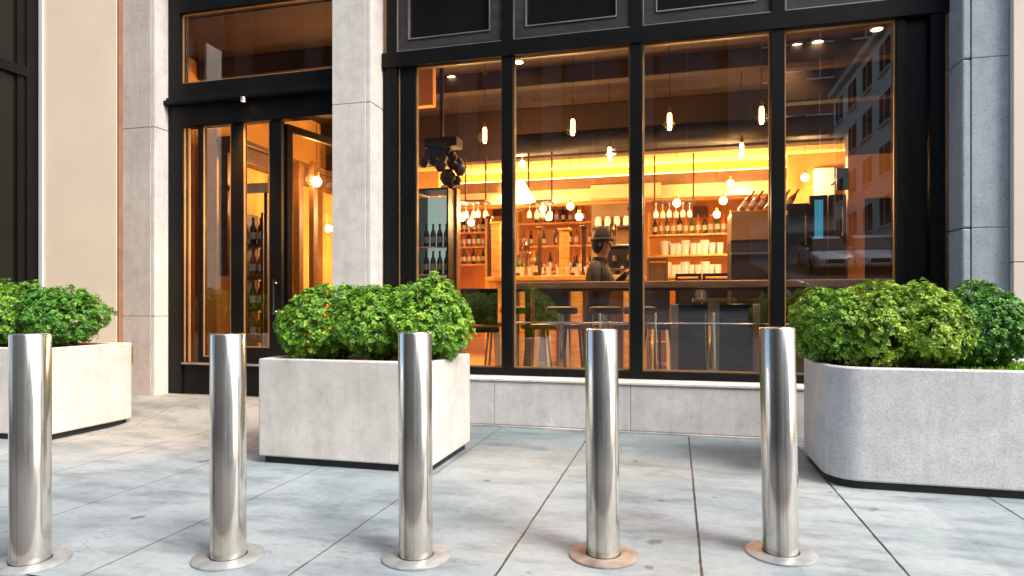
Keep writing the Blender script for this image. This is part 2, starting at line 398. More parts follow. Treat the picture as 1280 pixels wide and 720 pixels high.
# --- the shop window
ZB, ZG0, ZG1, ZT1 = .40, .463, 3.17, 3.305
mx = [-2.51, -1.418, -.317, .775, 1.88]
YG = YW+.06
m = MB()
m.box(XP1+.004, 1.950, YW, YW+.12, ZB, ZG0)                       # bottom rail
m.box(XP1+.004, 1.950, YW-.012, YW+.12, ZG1, ZT1)                 # transom
for k, x in enumerate(mx):
    w = .05
    for a, b in ((ZG0, ZG1), (ZT1, TOP)): m.box(x-w, x+w, YW, YW+.12, a+.001, b-.001)
m.box(XP1+.004, mx[0]-.052, YW+.02, YW+.12, ZG0+.001, ZG1-.001)
win = bpart(m, 'shop_window', M['black'], .004, 'black framed shop window of four tall panes')
def inward(a, b): return a+.052, b-.052
xs0, xs1 = atX(518, YW), atX(1122, YW)
bpart(MB().box(mx[0]+.085, xs0, YW+.025, YW+.07, ZG0+.002, ZG1-.002).box(mx[0]+.052, mx[0]+.083, YW+.05, YW+.07, ZG0+.002, ZG1-.002), 'side_board', M['black'], .004, parent=win)
bpart(MB().box(mx[0]+.062, mx[0]+.074, YW+.03, YW+.049, ZG0+.002, ZG1-.002), 'warm_edge_bead', M['bronze'], parent=win)
bpart(MB().box(xs1, mx[4]-.052, YW+.045, YW+.07, ZG0+.002, ZG1-.002).box(xs1, xs1+.06, YW+.02, YW+.044, ZG0+.002, ZG1-.002), 'side_board', M['black'], .004, parent=win)
for i_, (a, b) in enumerate(zip(mx, mx[1:])):
    a, b = inward(a, b); au, bu = a, b
    if i_ == 0: a = xs0+.002
    if i_ == 3: b = xs1-.002
    bpart(MB().box(a, b, YG, YG+.008, ZG0+.002, ZG1-.002), 'pane', M['glass'], parent=win)
    s = MB(); s.ring(a, b, ZG0+.002, ZG1-.002, .012, YG-.018, YG-.004)  # tan ring stands in for interior light along the mullion edges
    bpart(s, 'warm_edge_bead', M['bronze'], parent=win)
    # opaque panel above
    a, b = au, bu
    q = MB().ring(a, b, ZT1+.002, TOP, .105, YW+.02, YW+.06)
    q = bpart(q, 'upper_sash', M['graphite'], .003, parent=win)
    bpart(MB().box(a+.107, b-.107, YW+.045, YW+.055, ZT1+.109, TOP), 'upper_panel', M['darkpane'], parent=win)
    bb = MB().ring(a+.107, b-.107, ZT1+.109, TOP+.05, .009, YW+.010, YW+.043)
    bb.box(a+.002, b-.002, YW+.004, YW+.019, ZT1+.002, ZT1+.011); bb.box(a+.002, a+.010, YW+.006, YW+.019, ZT1+.012, TOP)  # outer strips imitate the glint along the sash edge
    bpart(bb, 'bead', M['bead'], parent=win)

# --- the entrance
YD = YF+.17
DZ0 = .13
m = MB()
m.box(XL2+.003, XP0-.003, YD-.03, YD+.12, 2.98, 3.06)                 # cornice over the doors
m.box(XL2+.003, XP0-.003, YD, YD+.12, 2.775, 2.979)                  # header
m.box(XL2+.003, XP0-.003, YD, YD+.12, 3.061, 3.20)
m.box(XL2+.003, XP0-.003, YD, YD+.12, 3.90, TOP)
m.box(XL2+.003, XL2+.14, YD, YD+.12, 3.201, 3.899); m.box(XP0-.09, XP0-.003, YD, YD+.12, 3.201, 3.899)
m.box(XL2+.003, XL2+.16, YD, YD+.12, DZ0, 2.774)                     # left jamb
m.box(XP0-.09, XP0-.003, YD, YD+.12, DZ0, 2.774)
ent = bpart(m, 'entrance_frame', M['black'], .004, 'black entrance frame with cornice and transom light')
bpart(MB().box(XL2-.03, XP0+.02, YD-.06, YD-.031, 2.985, 3.03), 'cornice_lip', M['black'], .008, parent=ent)
bpart(MB().box(XL2+.141, XP0-.091, YD+.05, YD+.056, 3.201, 3.899), 'transom_pane', M['doorglass'], parent=ent)
bpart(MB().ring(XL2+.145, XP0-.095, 3.205, 3.895, .012, YD+.03, YD+.045), 'bead', M['bronze'], parent=ent)
xa, xb = XL2+.161, atX(251, YD)      # sidelight
sl = MB().box(xa, xb-.05, YD+.02, YD+.09, DZ0+.01, .44).box(xb-.05, xb, YD+.02, YD+.09, DZ0+.01, 2.773)
sl = bpart(sl, 'sidelight', M['black'], .003)
bpart(MB().box(xa, xb-.051, YD+.05, YD+.056, .441, 2.773), 'pane', M['doorglass'], parent=sl)
bpart(MB().box(xa+.01, xa+.018, YD+.02, YD+.04, .45, 2.76).box(xa+.06, xa+.075, YD+.02, YD+.04, .45, 2.76), 'bead', M['bronze'], parent=sl)
def leaf(x0, x1, l, r, zb, name='door', label=None):
    """leaf between x0..x1, stile widths l and r, bottom rail up to zb"""
    m = MB().box(x0, x0+l, YD+.02, YD+.08, DZ0+.01, 2.77).box(x1-r, x1, YD+.02, YD+.08, DZ0+.01, 2.77)
    m.box(x0+l, x1-r, YD+.02, YD+.08, DZ0+.01, zb)
    d = bpart(m, name, M['black'], .003, label)
    bpart(MB().box(x0+l+.001, x1-r-.001, YD+.045, YD+.051, zb+.001, 2.769), 'pane', M['doorglass'], parent=d)
    bpart(MB().ring(x0+l+.002, x1-r-.002, zb+.002, 2.768, .010, YD+.025, YD+.04), 'bead', M['bronze'], parent=d)
    return d
x251, x287, x302, x335, x350 = [atX(v, YD) for v in (251, 287, 302, 335, 350)]
xm = (x287+x302)/2
d1 = leaf(xb+.002, xm-.002, .001, xm-.002-x287, .50, label='closed left door leaf')
d2 = leaf(xm+.002, x350, x302-xm, x350-x335, .60, label='middle door leaf with tall bottom rail')
bpart(MB().box(XL2+.17, x350, YD-.012, YD+.019, .425, .445), 'kick_rail', M['bead'], .003, parent=d1)
bpart(MB().path([(x350-.03, YD-.05, .92), (x350-.03, YD-.05, 1.25)], .011).tube((x350-.03, YD-.05, .95), (x350-.03, YD+.02, .95), .008).tube((x350-.03, YD-.05, 1.22), (x350-.03, YD+.02, 1.22), .008), 'handle', M['chrome'], parent=d2)
# open leaf swung 80 degrees inwards
piv = Vector((x350+.02, YD+.09, 0)); W = .85; ang = math.radians(77)
def swing(mb):
    R = Matrix.Rotation(ang, 3, 'Z'); mb.v = [tuple(R @ (Vector(v)-piv)+piv) for v in mb.v]; return mb
def fr(x0, x1, z0, z1, dy=0, th=.05): return (piv.x+x0, piv.x+x1, piv.y+dy, piv.y+dy+th, z0, z1)
m = MB().box(*fr(0, .07, .14, 2.75)).box(*fr(W-.07, W, .14, 2.75)).box(*fr(.07, W-.07, .14, .42)).box(*fr(.07, W-.07, 2.68, 2.75))
d3 = bpart(swing(m), 'door', M['black'], .003, 'door leaf standing open inwards')
bpart(swing(MB().box(*fr(.071, W-.071, .421, 2.679, .02, .006))), 'pane', M['doorglass'], parent=d3)
h = MB()
hx, hz0, hz1 = piv.x+.62, .95, 1.75
h.path([(hx, piv.y-.06, hz0), (hx, piv.y-.06, hz1)], .014).path([(hx+.09, piv.y-.06, hz0), (hx+.09, piv.y-.06, hz1)], .014)
for z in (hz0, (hz0+hz1)/2, hz1): h.path([(hx, piv.y-.06, z), (hx+.09, piv.y-.06, z)], .012); h.path([(hx+.045, piv.y-.06, z), (hx+.045, piv.y, z)], .01)
bpart(swing(h), 'handle', M['white'], parent=d3)
bpart(MB().box(XL2+.003, XP0-.003, YD-.02, YD+.14, .10, DZ0+.004), 'threshold', M['bead'], .003)

# --- the room behind: shell
RX0, RX1, YB = -5.6, 4.4, 12.2
CZ = 3.95
bpart(MB().box(XP1, RX1, YF+.41, YB, -.05, .02).box(RX0, XP1, YF+.30, YB, -.05, .12), 'floor', M['wood_gold'])
bpart(MB().box(RX0, RX1, YF+.41, YB, CZ, CZ+.1), 'ceiling', M['ceil'])
bpart(MB().box(RX0-.1, RX0, YF+.41, YB, -.05, CZ), 'wall', M['orange'])
bpart(MB().box(RX1, RX1+.1, YF+.41, YB, -.05, CZ), 'wall', M['brownpanel'])
bpart(MB().box(RX0, RX1, YB, YB+.1, -.05, CZ), 'wall', M['orange'])
# side wall between vestibule and bar room
bpart(MB().box(XP1-.28, XP1-.12, YF+.425, 6.35, .121, CZ-.002), 'wall', M['orange'])
# vestibule: inner wall with sloping dark cornice, door casing
bpart(MB().box(-4.55, -3.4, 8.9, 9.0, .121, 3.0), 'wall', M['orange'])
for a_, b_ in ((366, 374), (386, 392)): bpart(MB().box(atX(a_, 6.9), atX(b_, 6.9), 6.9, 7.0, .121, 2.75), 'inner_door_post', M['wood_dark'], .006)
bpart(MB().box(-4.86, -4.70, 6.0, 8.8, 2.62, 2.80).box(-4.9, -4.66, 6.0, 8.8, 2.80, 2.86), 'cornice', M['wood_dark'], .01)
bpart(MB().box(-5.0, -4.88, 6.0, 8.8, .121, 2.95), 'wall', M['ceil_lit'])
bpart(MB().box(-4.87, -4.80, 6.9, 7.05, .6, 2.6).box(-4.87, -4.80, 7.9, 8.05, .6, 2.6), 'post', M['wood_dark'], .006)
bpart(MB().box(atX(303, 6.15), atX(336, 6.15), 6.15, 6.20, atZ(318, 241, 6.15), atZ(318, 229, 6.15)), 'inner_header', M['white'])
bpart(MB().box(atX(330, 6.15), atX(334, 6.15), 6.15, 6.20, .122, atZ(328, 241, 6.15)-.001), 'inner_door_post', M['wood_dark'])
bpart(MB().box(atX(273, 5.95), atX(284, 5.95), 5.95, 6.0, atZ(278, 345, 5.95), atZ(278, 190, 5.95)), 'notice_rack', M['wood_dark'], .01)
# ceiling beams, ducts and bulkhead
m = MB()
for y in (6.55, 7.75): m.box(RX0, RX1, y, y+.16, CZ-.22, CZ-.001)
m.box(2.9, 3.05, 5.7, 9.3, CZ-.30, CZ-.221)
bpart(m, 'beam', M['ceil'], .01)
y0 = 9.3
bpart(MB().box(RX0+.01, RX1-.01, y0, y0+.2, atZ(800, 190, y0), CZ-.002), 'bulkhead', M['ceil'], .01)
bpart(MB().box(RX0+.01, 4.0, y0+.201, YB-.002, atZ(800, 190, y0)+.0, atZ(800, 190, y0)+.08), 'dropped_ceiling', M['ceil_lit'])
dz = atZ(900, 173, 8.8)
bpart(MB().tube((-2.2, 8.7, dz+.05), (3.6, 8.7, dz+.05), .15, seg=20).tube((atX(822, 8.4), 8.4, dz-.02), (atX(1036, 8.4), 8.4, dz-.02), .13, seg=20), 'duct', M['darkin'])
bpart(MB().box(atX(975, 6.8), atX(1125, 6.8), 6.75, 6.9, 3.0, 3.3), 'lowered_beam', M['ceil'], .01)
# cove: lit wall, glowing strip, lip and fascia
yc = 10.0
z222, z237, z251 = atZ(800, 216, yc), atZ(800, 232, yc), atZ(800, 248, yc)
bpart(MB().box(RX0+.01, atX(1036, yc), yc, yc+.25, z237, z222-.03), 'cove_lip', M['brownpanel'], .01)
bpart(MB().box(RX0+.01, atX(1036, yc), yc+.02, yc+.2, z251, z237-.002), 'cove_fascia', M['creamwall'])
bpart(MB().box(RX0+.02, atX(1030, yc), yc+.08, yc+.16, z222-.029, z222+.0), 'cove_strip', M['cove'])
bpart(MB().box(RX0+.01, atX(1040, yc), yc+.40, yc+.5, z251, 3.25), 'cove_back', M['ceil_lit'])
bpart(MB().box(atX(738, 9.9), atX(826, 9.9), 9.9, 9.98, atZ(780, 247, 9.9), atZ(780, 230, 9.9)), 'menu_board', M['creamwall'], .005)
# orange patch and beam end at upper left
bpart(MB().box(atX(519, 7), atX(541, 7), 7.0, 7.1, atZ(530, 132, 7), atZ(530, 84, 7)), 'wall_panel', M['orange'])
# tan partition on the right with dark opening
yp = 8.6
m = MB()
xA, xBp, xo0, xo1 = atX(1060, yp), RX1-.002, atX(1081, yp), atX(1117, yp); zo = atZ(1100, 247, yp); zt = atZ(1100, 192, yp)
m.box(xA, xo0, yp, yp+.12, .02, zt); m.box(xo0, xo1, yp, yp+.12, zo, zt); m.box(xo1, xBp, yp, yp+.12, .02, zt)
bpart(m, 'partition', M['tan'])
bpart(MB().box(xA, xBp, yp-.01, yp+.14, zt+.001, CZ-.001), 'partition_head', M['ceil'])
bpart(MB().box(xo0+.001, xo1-.001, yp+.05, yp+.09, .02, zo-.001), 'partition_opening', M['darkin'])
bpart(MB().box(atX(1018, 9.4), atX(1043, 9.4), 9.4, 9.5, atZ(1030, 247, 9.4), atZ(1030, 210, 9.4)), 'wall_panel', M['white'])
bpart(MB().box(atX(985, 9.5), atX(1062, 9.5), 9.52, 9.6, .02, atZ(1030, 190, 9.5)), 'wall', M['orange'])

# ------------------------------------------------------------------ interior things
def place(o): return o
M['counter'] = simple('pale_varnished_wood', (.60,.33,.16), .3, vary=.25, scale=5, sc=(1,8,8))
# window counter along the glass
yc0, yc1 = 5.78, 6.16
zc1, zc0 = atZ(720, 352, yc0), atZ(720, 360, yc0)
t = thing('window_counter', 'long varnished wooden counter running behind the right three panes', 'counter', (0,0,0))
x0c, x1c = atX(630, yc0), atX(1190, yc0)
MB().box(x0c, x1c, yc0, yc1, zc0, zc1).build('counter_top', M['counter'], t, .012)
MB().box(x0c+.01, x1c-.01, yc0+.03, yc0+.05, zc0-.03, zc0-.002).build('edge_strip', M['wood_dark'], t)
MB().path([(x0c+.02, yc0+.1, atZ(720, 404, yc0)), (x1c-.02, yc0+.1, atZ(720, 404, yc0))], .011).build('rail', M['chrome'], t)
for xx in (662, 795, 955, 1110):
    X = atX(xx, yc1); MB().tube((X, yc1-.08, .02), (X, yc1-.08, zc0), .03, seg=12).lathe([(0,0), (.16,0), (.16,.02), (.03,.03)], c=(X, yc1-.08, .021)).build('leg', M['steel_dark'], t)
# bar stools
def stool():
    t = thing('bar_stool', None, 'stool')
    MB().lathe([(0,.74), (.17,.74), (.185,.76), (.18,.79), (.14,.80), (0,.80)], 20).build('seat', M['wood_dark'], t)
    for k in range(4):
        a = PI/4+k*PI/2
        MB().tube((.21*math.cos(a), .21*math.sin(a), 0), (.12*math.cos(a), .12*math.sin(a), .74), .013, seg=8).build('leg', M['steel_dark'], t)
    pts = [(.185*math.cos(i*PI/8), .185*math.sin(i*PI/8), .26) for i in range(17)]
    MB().path(pts, .009, 6).build('foot_ring', M['brass'], t)
    return t
st = None
spots = [(672, 6.55, 'dark backless bar stool behind the left end of the window counter'),
         (716, 6.75, 'dark backless bar stool just left of the person in the hat'),
         (783, 6.6, 'dark backless bar stool between the person and the middle mullion'),
         (822, 6.9, 'dark backless bar stool beside the dark cooler cabinet'),
         (622, 7.2, 'dark backless bar stool near the curved bar end'),
         (1010, 6.6, 'dark backless bar stool behind the right pane')]
for xx, yy, lab in spots:
    loc = (atX(xx, yy), yy, .021)
    if st is None: st = stool(); st.location = loc; st['label'] = lab; st['group'] = 'backless bar stools at the counters'
    else: copy_thing(st, loc, random.random(), lab, 'backless bar stools at the counters')
ps_ = None  # stools added so their chrome columns imitate pale bollard reflections
for px, yy, lb in ((702, 6.35, 'chrome stool added as a bollard reflection left of the person'), (757, 6.3, 'chrome stool added as a bollard reflection in front of the person'), (800, 6.5, 'chrome pedestal stool half behind the middle mullion'), (645, 6.4, 'chrome pedestal stool beside the first mullion')):
    if ps_ is None:
        ps_ = thing('reflection_stool', lb, 'stool', (atX(px, yy), yy, .021), group='chrome pedestal stools under the window counter')
        MB().lathe([(0,.90), (.15,.90), (.165,.92), (.16,.965), (.12,.975), (0,.975)], 20).build('seat', M['darkin'], ps_)
        MB().lathe([(0,.028), (.20,.012), (.2,0), (0,0)], 24).build('base', M['chrome'], ps_)
        MB().tube((0,0,.02), (0,0,.90), .035, .03, 14).build('column', M['chrome'], ps_)
    else: copy_thing(ps_, (atX(px, yy), yy, .021), 0, lb)
# dark cooler cabinet under the counter with pale frame
yk = 6.5
xk0, xk1 = atX(838, yk), atX(962, yk)
t = thing('cooler_cabinet', 'dark green glazed cabinet with pale posts under the window counter', 'cabinet', (0,0,0))
MB().box(xk0, xk1, yk, yk+.5, .03, 1.02).build('body', simple('cabinet_green', (.02,.032,.028), .12, vary=.4, scale=2), t, .005)
for a, b in ((838, 848), (941, 950)): MB().box(atX(a, yk), atX(b, yk), yk-.03, yk-.002, .03, 1.02).build('post', M['palegreen'], t, .004)
# pedestal table, pale, in front of the cabinet
yt = 6.3; X = atX(892, yt)
t = thing('pedestal_table', 'pale pedestal table with square top in front of the dark cabinet', 'table', (X, yt, .02))
MB().box(-.19, .19, -.19, .19, atZ(892, 377, yt)-.02, atZ(892, 373, yt)-.02).build('tabletop', M['palegreen'], t, .004)
MB().box(-.05, .05, -.03, .03, .03, atZ(892, 377.5, yt)-.02).build('column', M['palegreen'], t, .004)
MB().box(-.19, .19, -.15, .15, 0, .028).build('base', M['palegreen'], t, .004)
# the main bar behind
yb = 8.2
zb1 = atZ(720, 344, yb)
bxa, bxb = atX(598, yb), atX(806, yb)
t = thing('main_bar', 'golden wooden bar with rounded left end and brass beer taps', 'bar', (0,0,0))
pts = [(bxb, yb), (bxb, yb+.7)]+[(bxa+.35-.35*math.cos(a)*1.0-0, yb+.35+.35*math.sin(a)) for a in [PI/2-i*PI/8 for i in range(9)]]
MB().prism([(x, y) for x, y in pts], zb1-.07, zb1).build('bar_top', M['wood_gold'], t, .012)
MB().prism([(x, yb+.05+(y-yb)*.86) for x, y in pts], .02, zb1-.072).build('bar_front', M['wood_gold'], t)
for xx in (640, 672, 704, 737, 770): MB().box(atX(xx, yb)-.09, atX(xx, yb)+.09, yb+.015, yb+.045, .1, zb1-.1).build('panel', M['wood_dark'], t, .004)
def taps(X, Y, z, n, label, h=.52):
    t = thing('beer_tap', label, 'beer tap', (X, Y, z), group='beer tap towers on the bar')
    MB().lathe([(0,0), (.075,0), (.075,.015), (.045,.03), (.042,h), (.05,h+.01), (.04,h+.04), (0,h+.05)], 16).build('tower', M['brass'], t)
    for k in range(n):
        dx = (k-(n-1)/2)*.06
        MB().tube((dx, -.03, h-.1), (dx, -.13, h-.12), .010, seg=8).tube((dx, -.13, h-.12), (dx, -.13, h-.18), .008, seg=8).build('spout', M['chrome'], t)
        MB().lathe([(0,0), (.010,0), (.018,.10), (.012,.16), (0,.17)], 10, c=(dx, -.11, h-.09)).build('handle', M['wood_dark'], t)
    return t
taps(atX(700, yb+.3), yb+.3, zb1, 3, 'broad brass beer tap tower left of the person')
taps(atX(767, yb+.3), yb+.3, zb1, 2, 'brass beer tap tower right of the person', .6)
taps(atX(658, yb+.25), yb+.25, zb1, 3, 'brass beer tap tower by the left mullion', .42)
# back counter and shelves
def bottle_mesh(s=1.0):
    return [(0,0), (.036,0), (.038,.02), (.038,.17), (.030,.20), (.014,.235), (.013,.29), (.016,.292), (.016,.305), (0,.305)]
protos = {}
def bottle(kind, loc, label, group, sc=1.0):
    if kind not in protos:
        t = thing('bottle', label, 'bottle', loc, group=group)
        MB().lathe(bottle_mesh(), 12).build('glass', M[kind], t)
        MB().lathe([(.0395,.06), (.0395,.14)], 12).build('paper_label', M['label'], t)
        protos[kind] = t
    else: t = copy_thing(protos[kind], loc, random.random()*6, label, group)
    t.scale = (sc,)*3; return t
def glassware(loc, label, group, sc=1.0):
    if 'g' not in protos:
        t = MB().lathe([(0,0), (.03,0), (.032,.01), (.042,.13), (.039,.13), (.029,.015), (0,.012)], 12).build('glass', M['white'])
        tag(t, label, 'glass', group); t.location = loc; protos['g'] = t
    else:
        t = protos['g'].copy(); C.objects.link(t); t.location = loc
    t.scale = (sc,)*3; return t
def shelf(x0, x1, Y, rows, name='back_shelf', label='', depth=.28, uprights=True, mat='wood_gold'):
    t = thing(name, label, 'shelf', (0,0,0))
    for z in rows: MB().box(x0, x1, Y, Y+depth, z-.03, z).build('board', M[mat], t, .003)
    if uprights:
        for X in (x0-.03, x1+.001): MB().box(X, X+.028, Y, Y+depth, .02, rows[-1]+.35).build('upright', M[mat], t, .003)
    return t
kinds = ['bottle_dark', 'bottle_amber', 'bottle_green', 'bottle_amber']
ys_ = 11.3
rows = [atZ(720, y, ys_) for y in (338, 306, 277)]
x0s, x1s = atX(648, ys_), atX(742, ys_)
shelf(x0s, x1s, ys_, rows, label='golden wooden back shelf lined with bottles left of the person')
for r, z in enumerate(rows):
    n = 11
    for k in range(n):
        if random.random() < .12: continue
        bottle(kinds[(k*3+r) % 4], (x0s+.08+(x1s-x0s-.16)*k/(n-1), ys_+.1+random.random()*.06, z), 'bottle standing on the golden back shelf left of the person', 'bottles on the back shelf left of the person', .9+random.random()*.25)
x0s, x1s = atX(812, 10.4), atX(912, 10.4)
rows2 = [atZ(860, y, 10.4) for y in (345, 318, 292)]
shelf(x0s, x1s, 10.4, rows2, label='golden shelf stacked with pale glassware behind the third pane')
for r, z in enumerate(rows2[:2]):
    for k in range(9):
        for q in range(2): glassware((x0s+.25+(x1s-x0s-.4)*k/8+random.uniform(-.02,.02), 10.46+q*.1, z+.001), 'pale drinking glass stacked on the shelf behind the third pane', 'pale glasses behind the third pane', 1.35+.35*(k % 3 == 0))
for k in range(12):
    bottle(kinds[k % 4], (x0s+.08+(x1s-x0s-.16)*k/11, 10.5, rows2[2]), 'bottle on the top board above the pale glassware', 'bottles above the pale glassware', .9+.2*random.random())
# small shelf with jars at right of person
x0s, x1s = atX(741, 9.9), atX(800, 9.9)
zz = atZ(770, 284, 9.9)
t = tag(MB().box(x0s, x1s, 9.7, 9.9, zz-.03, zz).build('wall_shelf', M['wood_dark']), 'short dark wall shelf with white jars by the middle mullion', 'shelf')
tag(MB().box(x0s-.02, x1s+.02, 9.905, 9.97, zz-.6, zz+.36).build('shelf_backboard', M['brownpanel'], bevel=.004), 'brown panel behind the shelf of white jars', 'panel')
jar = None
for k in range(5):
    loc = (x0s+.1+k*.14, 9.8, zz+.001)
    if jar is None:
        jar = MB().lathe([(0,0), (.045,0), (.05,.02), (.05,.11), (.035,.13), (.035,.15), (0,.15)], 14).build('jar', M['white']); jar.location = loc
        tag(jar, 'small white jar on the short dark wall shelf', 'jar', 'white jars on the wall shelf')
    else: c = jar.copy(); C.objects.link(c); c.location = loc
# display case at right with leaning bottles above
yd = 8.0
xd0, xd1 = atX(914, yd), atX(978, yd)
t = thing('display_case', 'brown panelled display case behind the third pane', 'case', (0,0,0))
MB().box(xd0, xd1, yd, yd+.6, atZ(940, 300, yd), atZ(940, 263, yd)).build('upper_panel', M['brownpanel'], t, .008)
MB().box(xd0, xd1, yd+.02, yd+.6, .02, atZ(940, 300, yd)-.002).build('body', M['darkin'], t, .005)
MB().box(xd0, xd1, yd-.02, yd+.018, atZ(940, 318, yd), atZ(940, 315.5, yd)).build('trim', M['chrome'], t)
ztop = atZ(940, 263, yd)
for k in range(6):
    o = bottle('bottle_amber', (xd0+.12+k*.1, yd+.25, ztop+.03), 'amber bottle leaning on top of the brown display case', 'leaning bottles on the display case', .95)
    o.rotation_euler = (0, math.radians(35), 0)
# dark appliances at right
def appliance(px0, px1, pt, Y, label, name, mat='darkin', top=True):
    t = thing(name, label, 'appliance', (0,0,0))
    a, b, z = atX(px0, Y), atX(px1, Y), atZ((px0+px1)/2, pt, Y)
    MB().box(a, b, Y, Y+.5, .02, z).build('body', M[mat], t, .01)
    MB().box(a+.03, b-.03, Y-.012, Y-.001, z-.5, z-.06).build('door_panel', simple(name+'_glass', (.015,.02,.022), .08), t, .004)
    MB().tube((b-.05, Y-.04, z-.5), (b-.05, Y-.04, z-.15), .009, seg=8).build('handle', M['chrome'], t)
    return t
appliance(984, 1012, 254, 8.2, 'tall black bar appliance just right of the third mullion', 'bottle_cooler')
appliance(1036, 1058, 243, 8.3, 'tall black cabinet beside the tan partition', 'tall_cabinet')
t = thing('wall_screen', 'small upright screen glowing teal between two black cabinets', 'screen', (0,0,0))
a, b = atX(1013, 8.25), atX(1035, 8.25)
MB().box(a, b, 8.28, 8.36, .02, atZ(1024, 244, 8.28)).build('stand', M['darkin'], t)
MB().box(a+.05, b-.05, 8.262, 8.279, atZ(1024, 298, 8.28), atZ(1024, 250, 8.28)).build('display', M['screen'], t)
t = thing('wall_monitor', 'small black monitor on the wall left of the tan partition', 'monitor', (0,0,0))
MB().box(atX(1046, 8.1), atX(1061, 8.1), 8.1, 8.15, atZ(1053, 237, 8.1), atZ(1053, 210, 8.1)).build('case', M['darkin'], t, .006)
MB().tube((atX(1053, 8.1), 8.14, atZ(1053, 220, 8.1)), (atX(1053, 8.1), 8.6, atZ(1053, 220, 8.1)), .02, seg=8).build('bracket', M['steel_dark'], t)
# cooler with glazed door at far left
yq = 6.1
xq0, xq1 = atX(521, yq), atX(558, yq)
zq0, zq1 = atZ(540, 345, yq), atZ(540, 262, yq)
t = thing('glass_cooler', 'tall bottle cooler glowing pale green at the left end of the window', 'cooler', (0,0,0))
MB().box(xq0, xq1, yq+.30, yq+.34, zq0, zq1+.18).build('lining', M['coolerback'], t)
MB().ring(xq0-.02, xq1+.02, zq0-.04, zq1+.22, .02, yq, yq+.36).build('frame', M['steel_dark'], t, .004)
MB().box(xq0-.02, xq1+.02, yq, yq+.36, .121, zq0-.041).build('base', M['wood_dark'], t, .004)
for z in (zq0+.02, zq0+.30): MB().box(xq0, xq1, yq+.02, yq+.29, z-.012, z).build('shelf', M['chrome'], t)
for z in (zq0+.021, zq0+.301):
    for k in range(4): bottle('bottle_green' if k % 2 else 'bottle_dark', (xq0+.05+k*(xq1-xq0-.1)/3, yq+.14, z), 'bottle inside the pale green cooler', 'bottles in the pale green cooler', .8)
# wooden post with clustered hanging pots
t = tag(MB().box(atX(560, 6.3), atX(571, 6.3), 6.3, 6.42, .12, atZ(565, 235, 6.3)).build('post', M['wood'], bevel=.006), 'varnished wooden post right of the pale green cooler', 'post', kind='thing')
yh = 6.3
t = thing('hanging_pots', 'dark cluster of rounded pots hanging at the left end of the window', 'pots', (0,0,0))
for (px, py, r) in ((560, 222, .085), (551, 208, .06), (566, 206, .055), (575, 213, .06), (553, 198, .05), (543, 203, .045), (571, 226, .05), (536, 194, .06), (545, 190, .07), (557, 190, .06), (566, 196, .05), (530, 204, .05), (574, 203, .045), (563, 232, .04)):
    p = at(px, py, yh+random.uniform(-.05, .05))
    MB().lathe([(0,-r), (r*.6,-r*.9), (r,-r*.2), (r*.95,r*.4), (r*.6,r*.75), (r*.55,r*.95), (r*.4,r*.7), (0,r*.6)], 14, c=tuple(p)).build('pot', M['leafpot'], t)
p = at(552, 186, yh); MB().box(p.x-.16, p.x+.20, yh-.1, yh+.1, p.z, p.z+.10).box(p.x-.02, p.x+.02, yh-.02, yh+.02, p.z+.10, CZ-.001).build('bracket', M['darkin'], t, .01)
# golden columns standing on the bar
for k, (px0, px1, y1_, y0_, mt, lb) in enumerate(((609, 613, 273, 338, 'wood_dark', 'thin dark column on the left end of the bar'), (614, 625, 280, 338, 'wood_gold', 'pale golden column beside the thin dark one'),
        (699, 711, 288, 350, 'wood_gold', 'broad golden column on the bar left of the person'), (672, 676, 286, 345, 'wood_dark', 'thin dark column on the bar near the brass taps'), (786, 796, 262, 345, 'wood_dark', 'dark column half behind the middle mullion'), (727, 732, 285, 345, 'wood_dark', 'thin dark column just left of the person'))):
    Yc = yb+.12; o = MB().box(atX(px0, Yc), atX(px1, Yc), Yc, Yc+.06, zb1+.001, atZ((px0+px1)/2, y1_, Yc)).box(atX(px0, Yc)-.02, atX(px1, Yc)+.02, Yc-.02, Yc+.08, atZ((px0+px1)/2, y1_, Yc)+.001, atZ((px0+px1)/2, y1_, Yc)+.03).build('column', M[mt], bevel=.004)
    tag(o, lb, 'column', kind='thing')
for k in range(14):
    px = 640+k*11.5
    glassware((atX(px, yb+.15), yb+.15+.05*(k % 2), zb1+.001), 'pale drinking glass standing on the golden bar', 'pale glasses on the golden bar', .9)
rk = None
for px0, px1, Yr, lb in ((655, 690, yb+.2, 'rack of hanging stemware above the bar left of the broad golden column'), (815, 870, 9.0, 'rack of hanging stemware above the pale glasses in the third pane'), (575, 606, yb+.3, 'rack of hanging stemware over the bar end in the first pane')):
    a_, b_ = atX(px0, Yr), atX(px1, Yr); z_ = atZ((px0+px1)/2, 252, Yr)
    t = thing('glass_rack', lb, 'glass rack', (a_, Yr, z_))
    MB().box(0, b_-a_, 0, .3, 0, .025).box(.02, .04, .14, .16, .026, 3.1-z_).box(b_-a_-.04, b_-a_-.02, .14, .16, .026, 3.1-z_).build('frame', M['wood_dark'], t)
    n_ = int((b_-a_)/.09)
    for k in range(n_):
        MB().lathe([(.03,-.002), (.004,-.01), (.004,-.09), (.03,-.12), (.036,-.16), (.030,-.20)], 12, c=(.05+k*.09, .12+.06*(k % 2), 0)).build('stemware', M['white'], t)
t = thing('espresso_machine', 'chrome and black coffee machine on the bar at the right of the person', 'coffee machine', (atX(779, yb+.3), yb+.3, zb1+.002))
MB().box(-.2, .2, -.18, .18, .05, .36).build('body', M['darkin'], t, .02)
MB().box(-.21, .21, -.20, .19, .361, .39).box(-.19, .19, -.25, -.181, .05, .08).build('trays', M['chrome'], t, .006)
for sx in (-.09, .09):
    MB().tube((sx, -.20, .25), (sx, -.20, .18), .032, seg=14).tube((sx, -.2, .19), (sx, -.34, .185), .011, seg=8).build('group_head', M['chrome'], t)
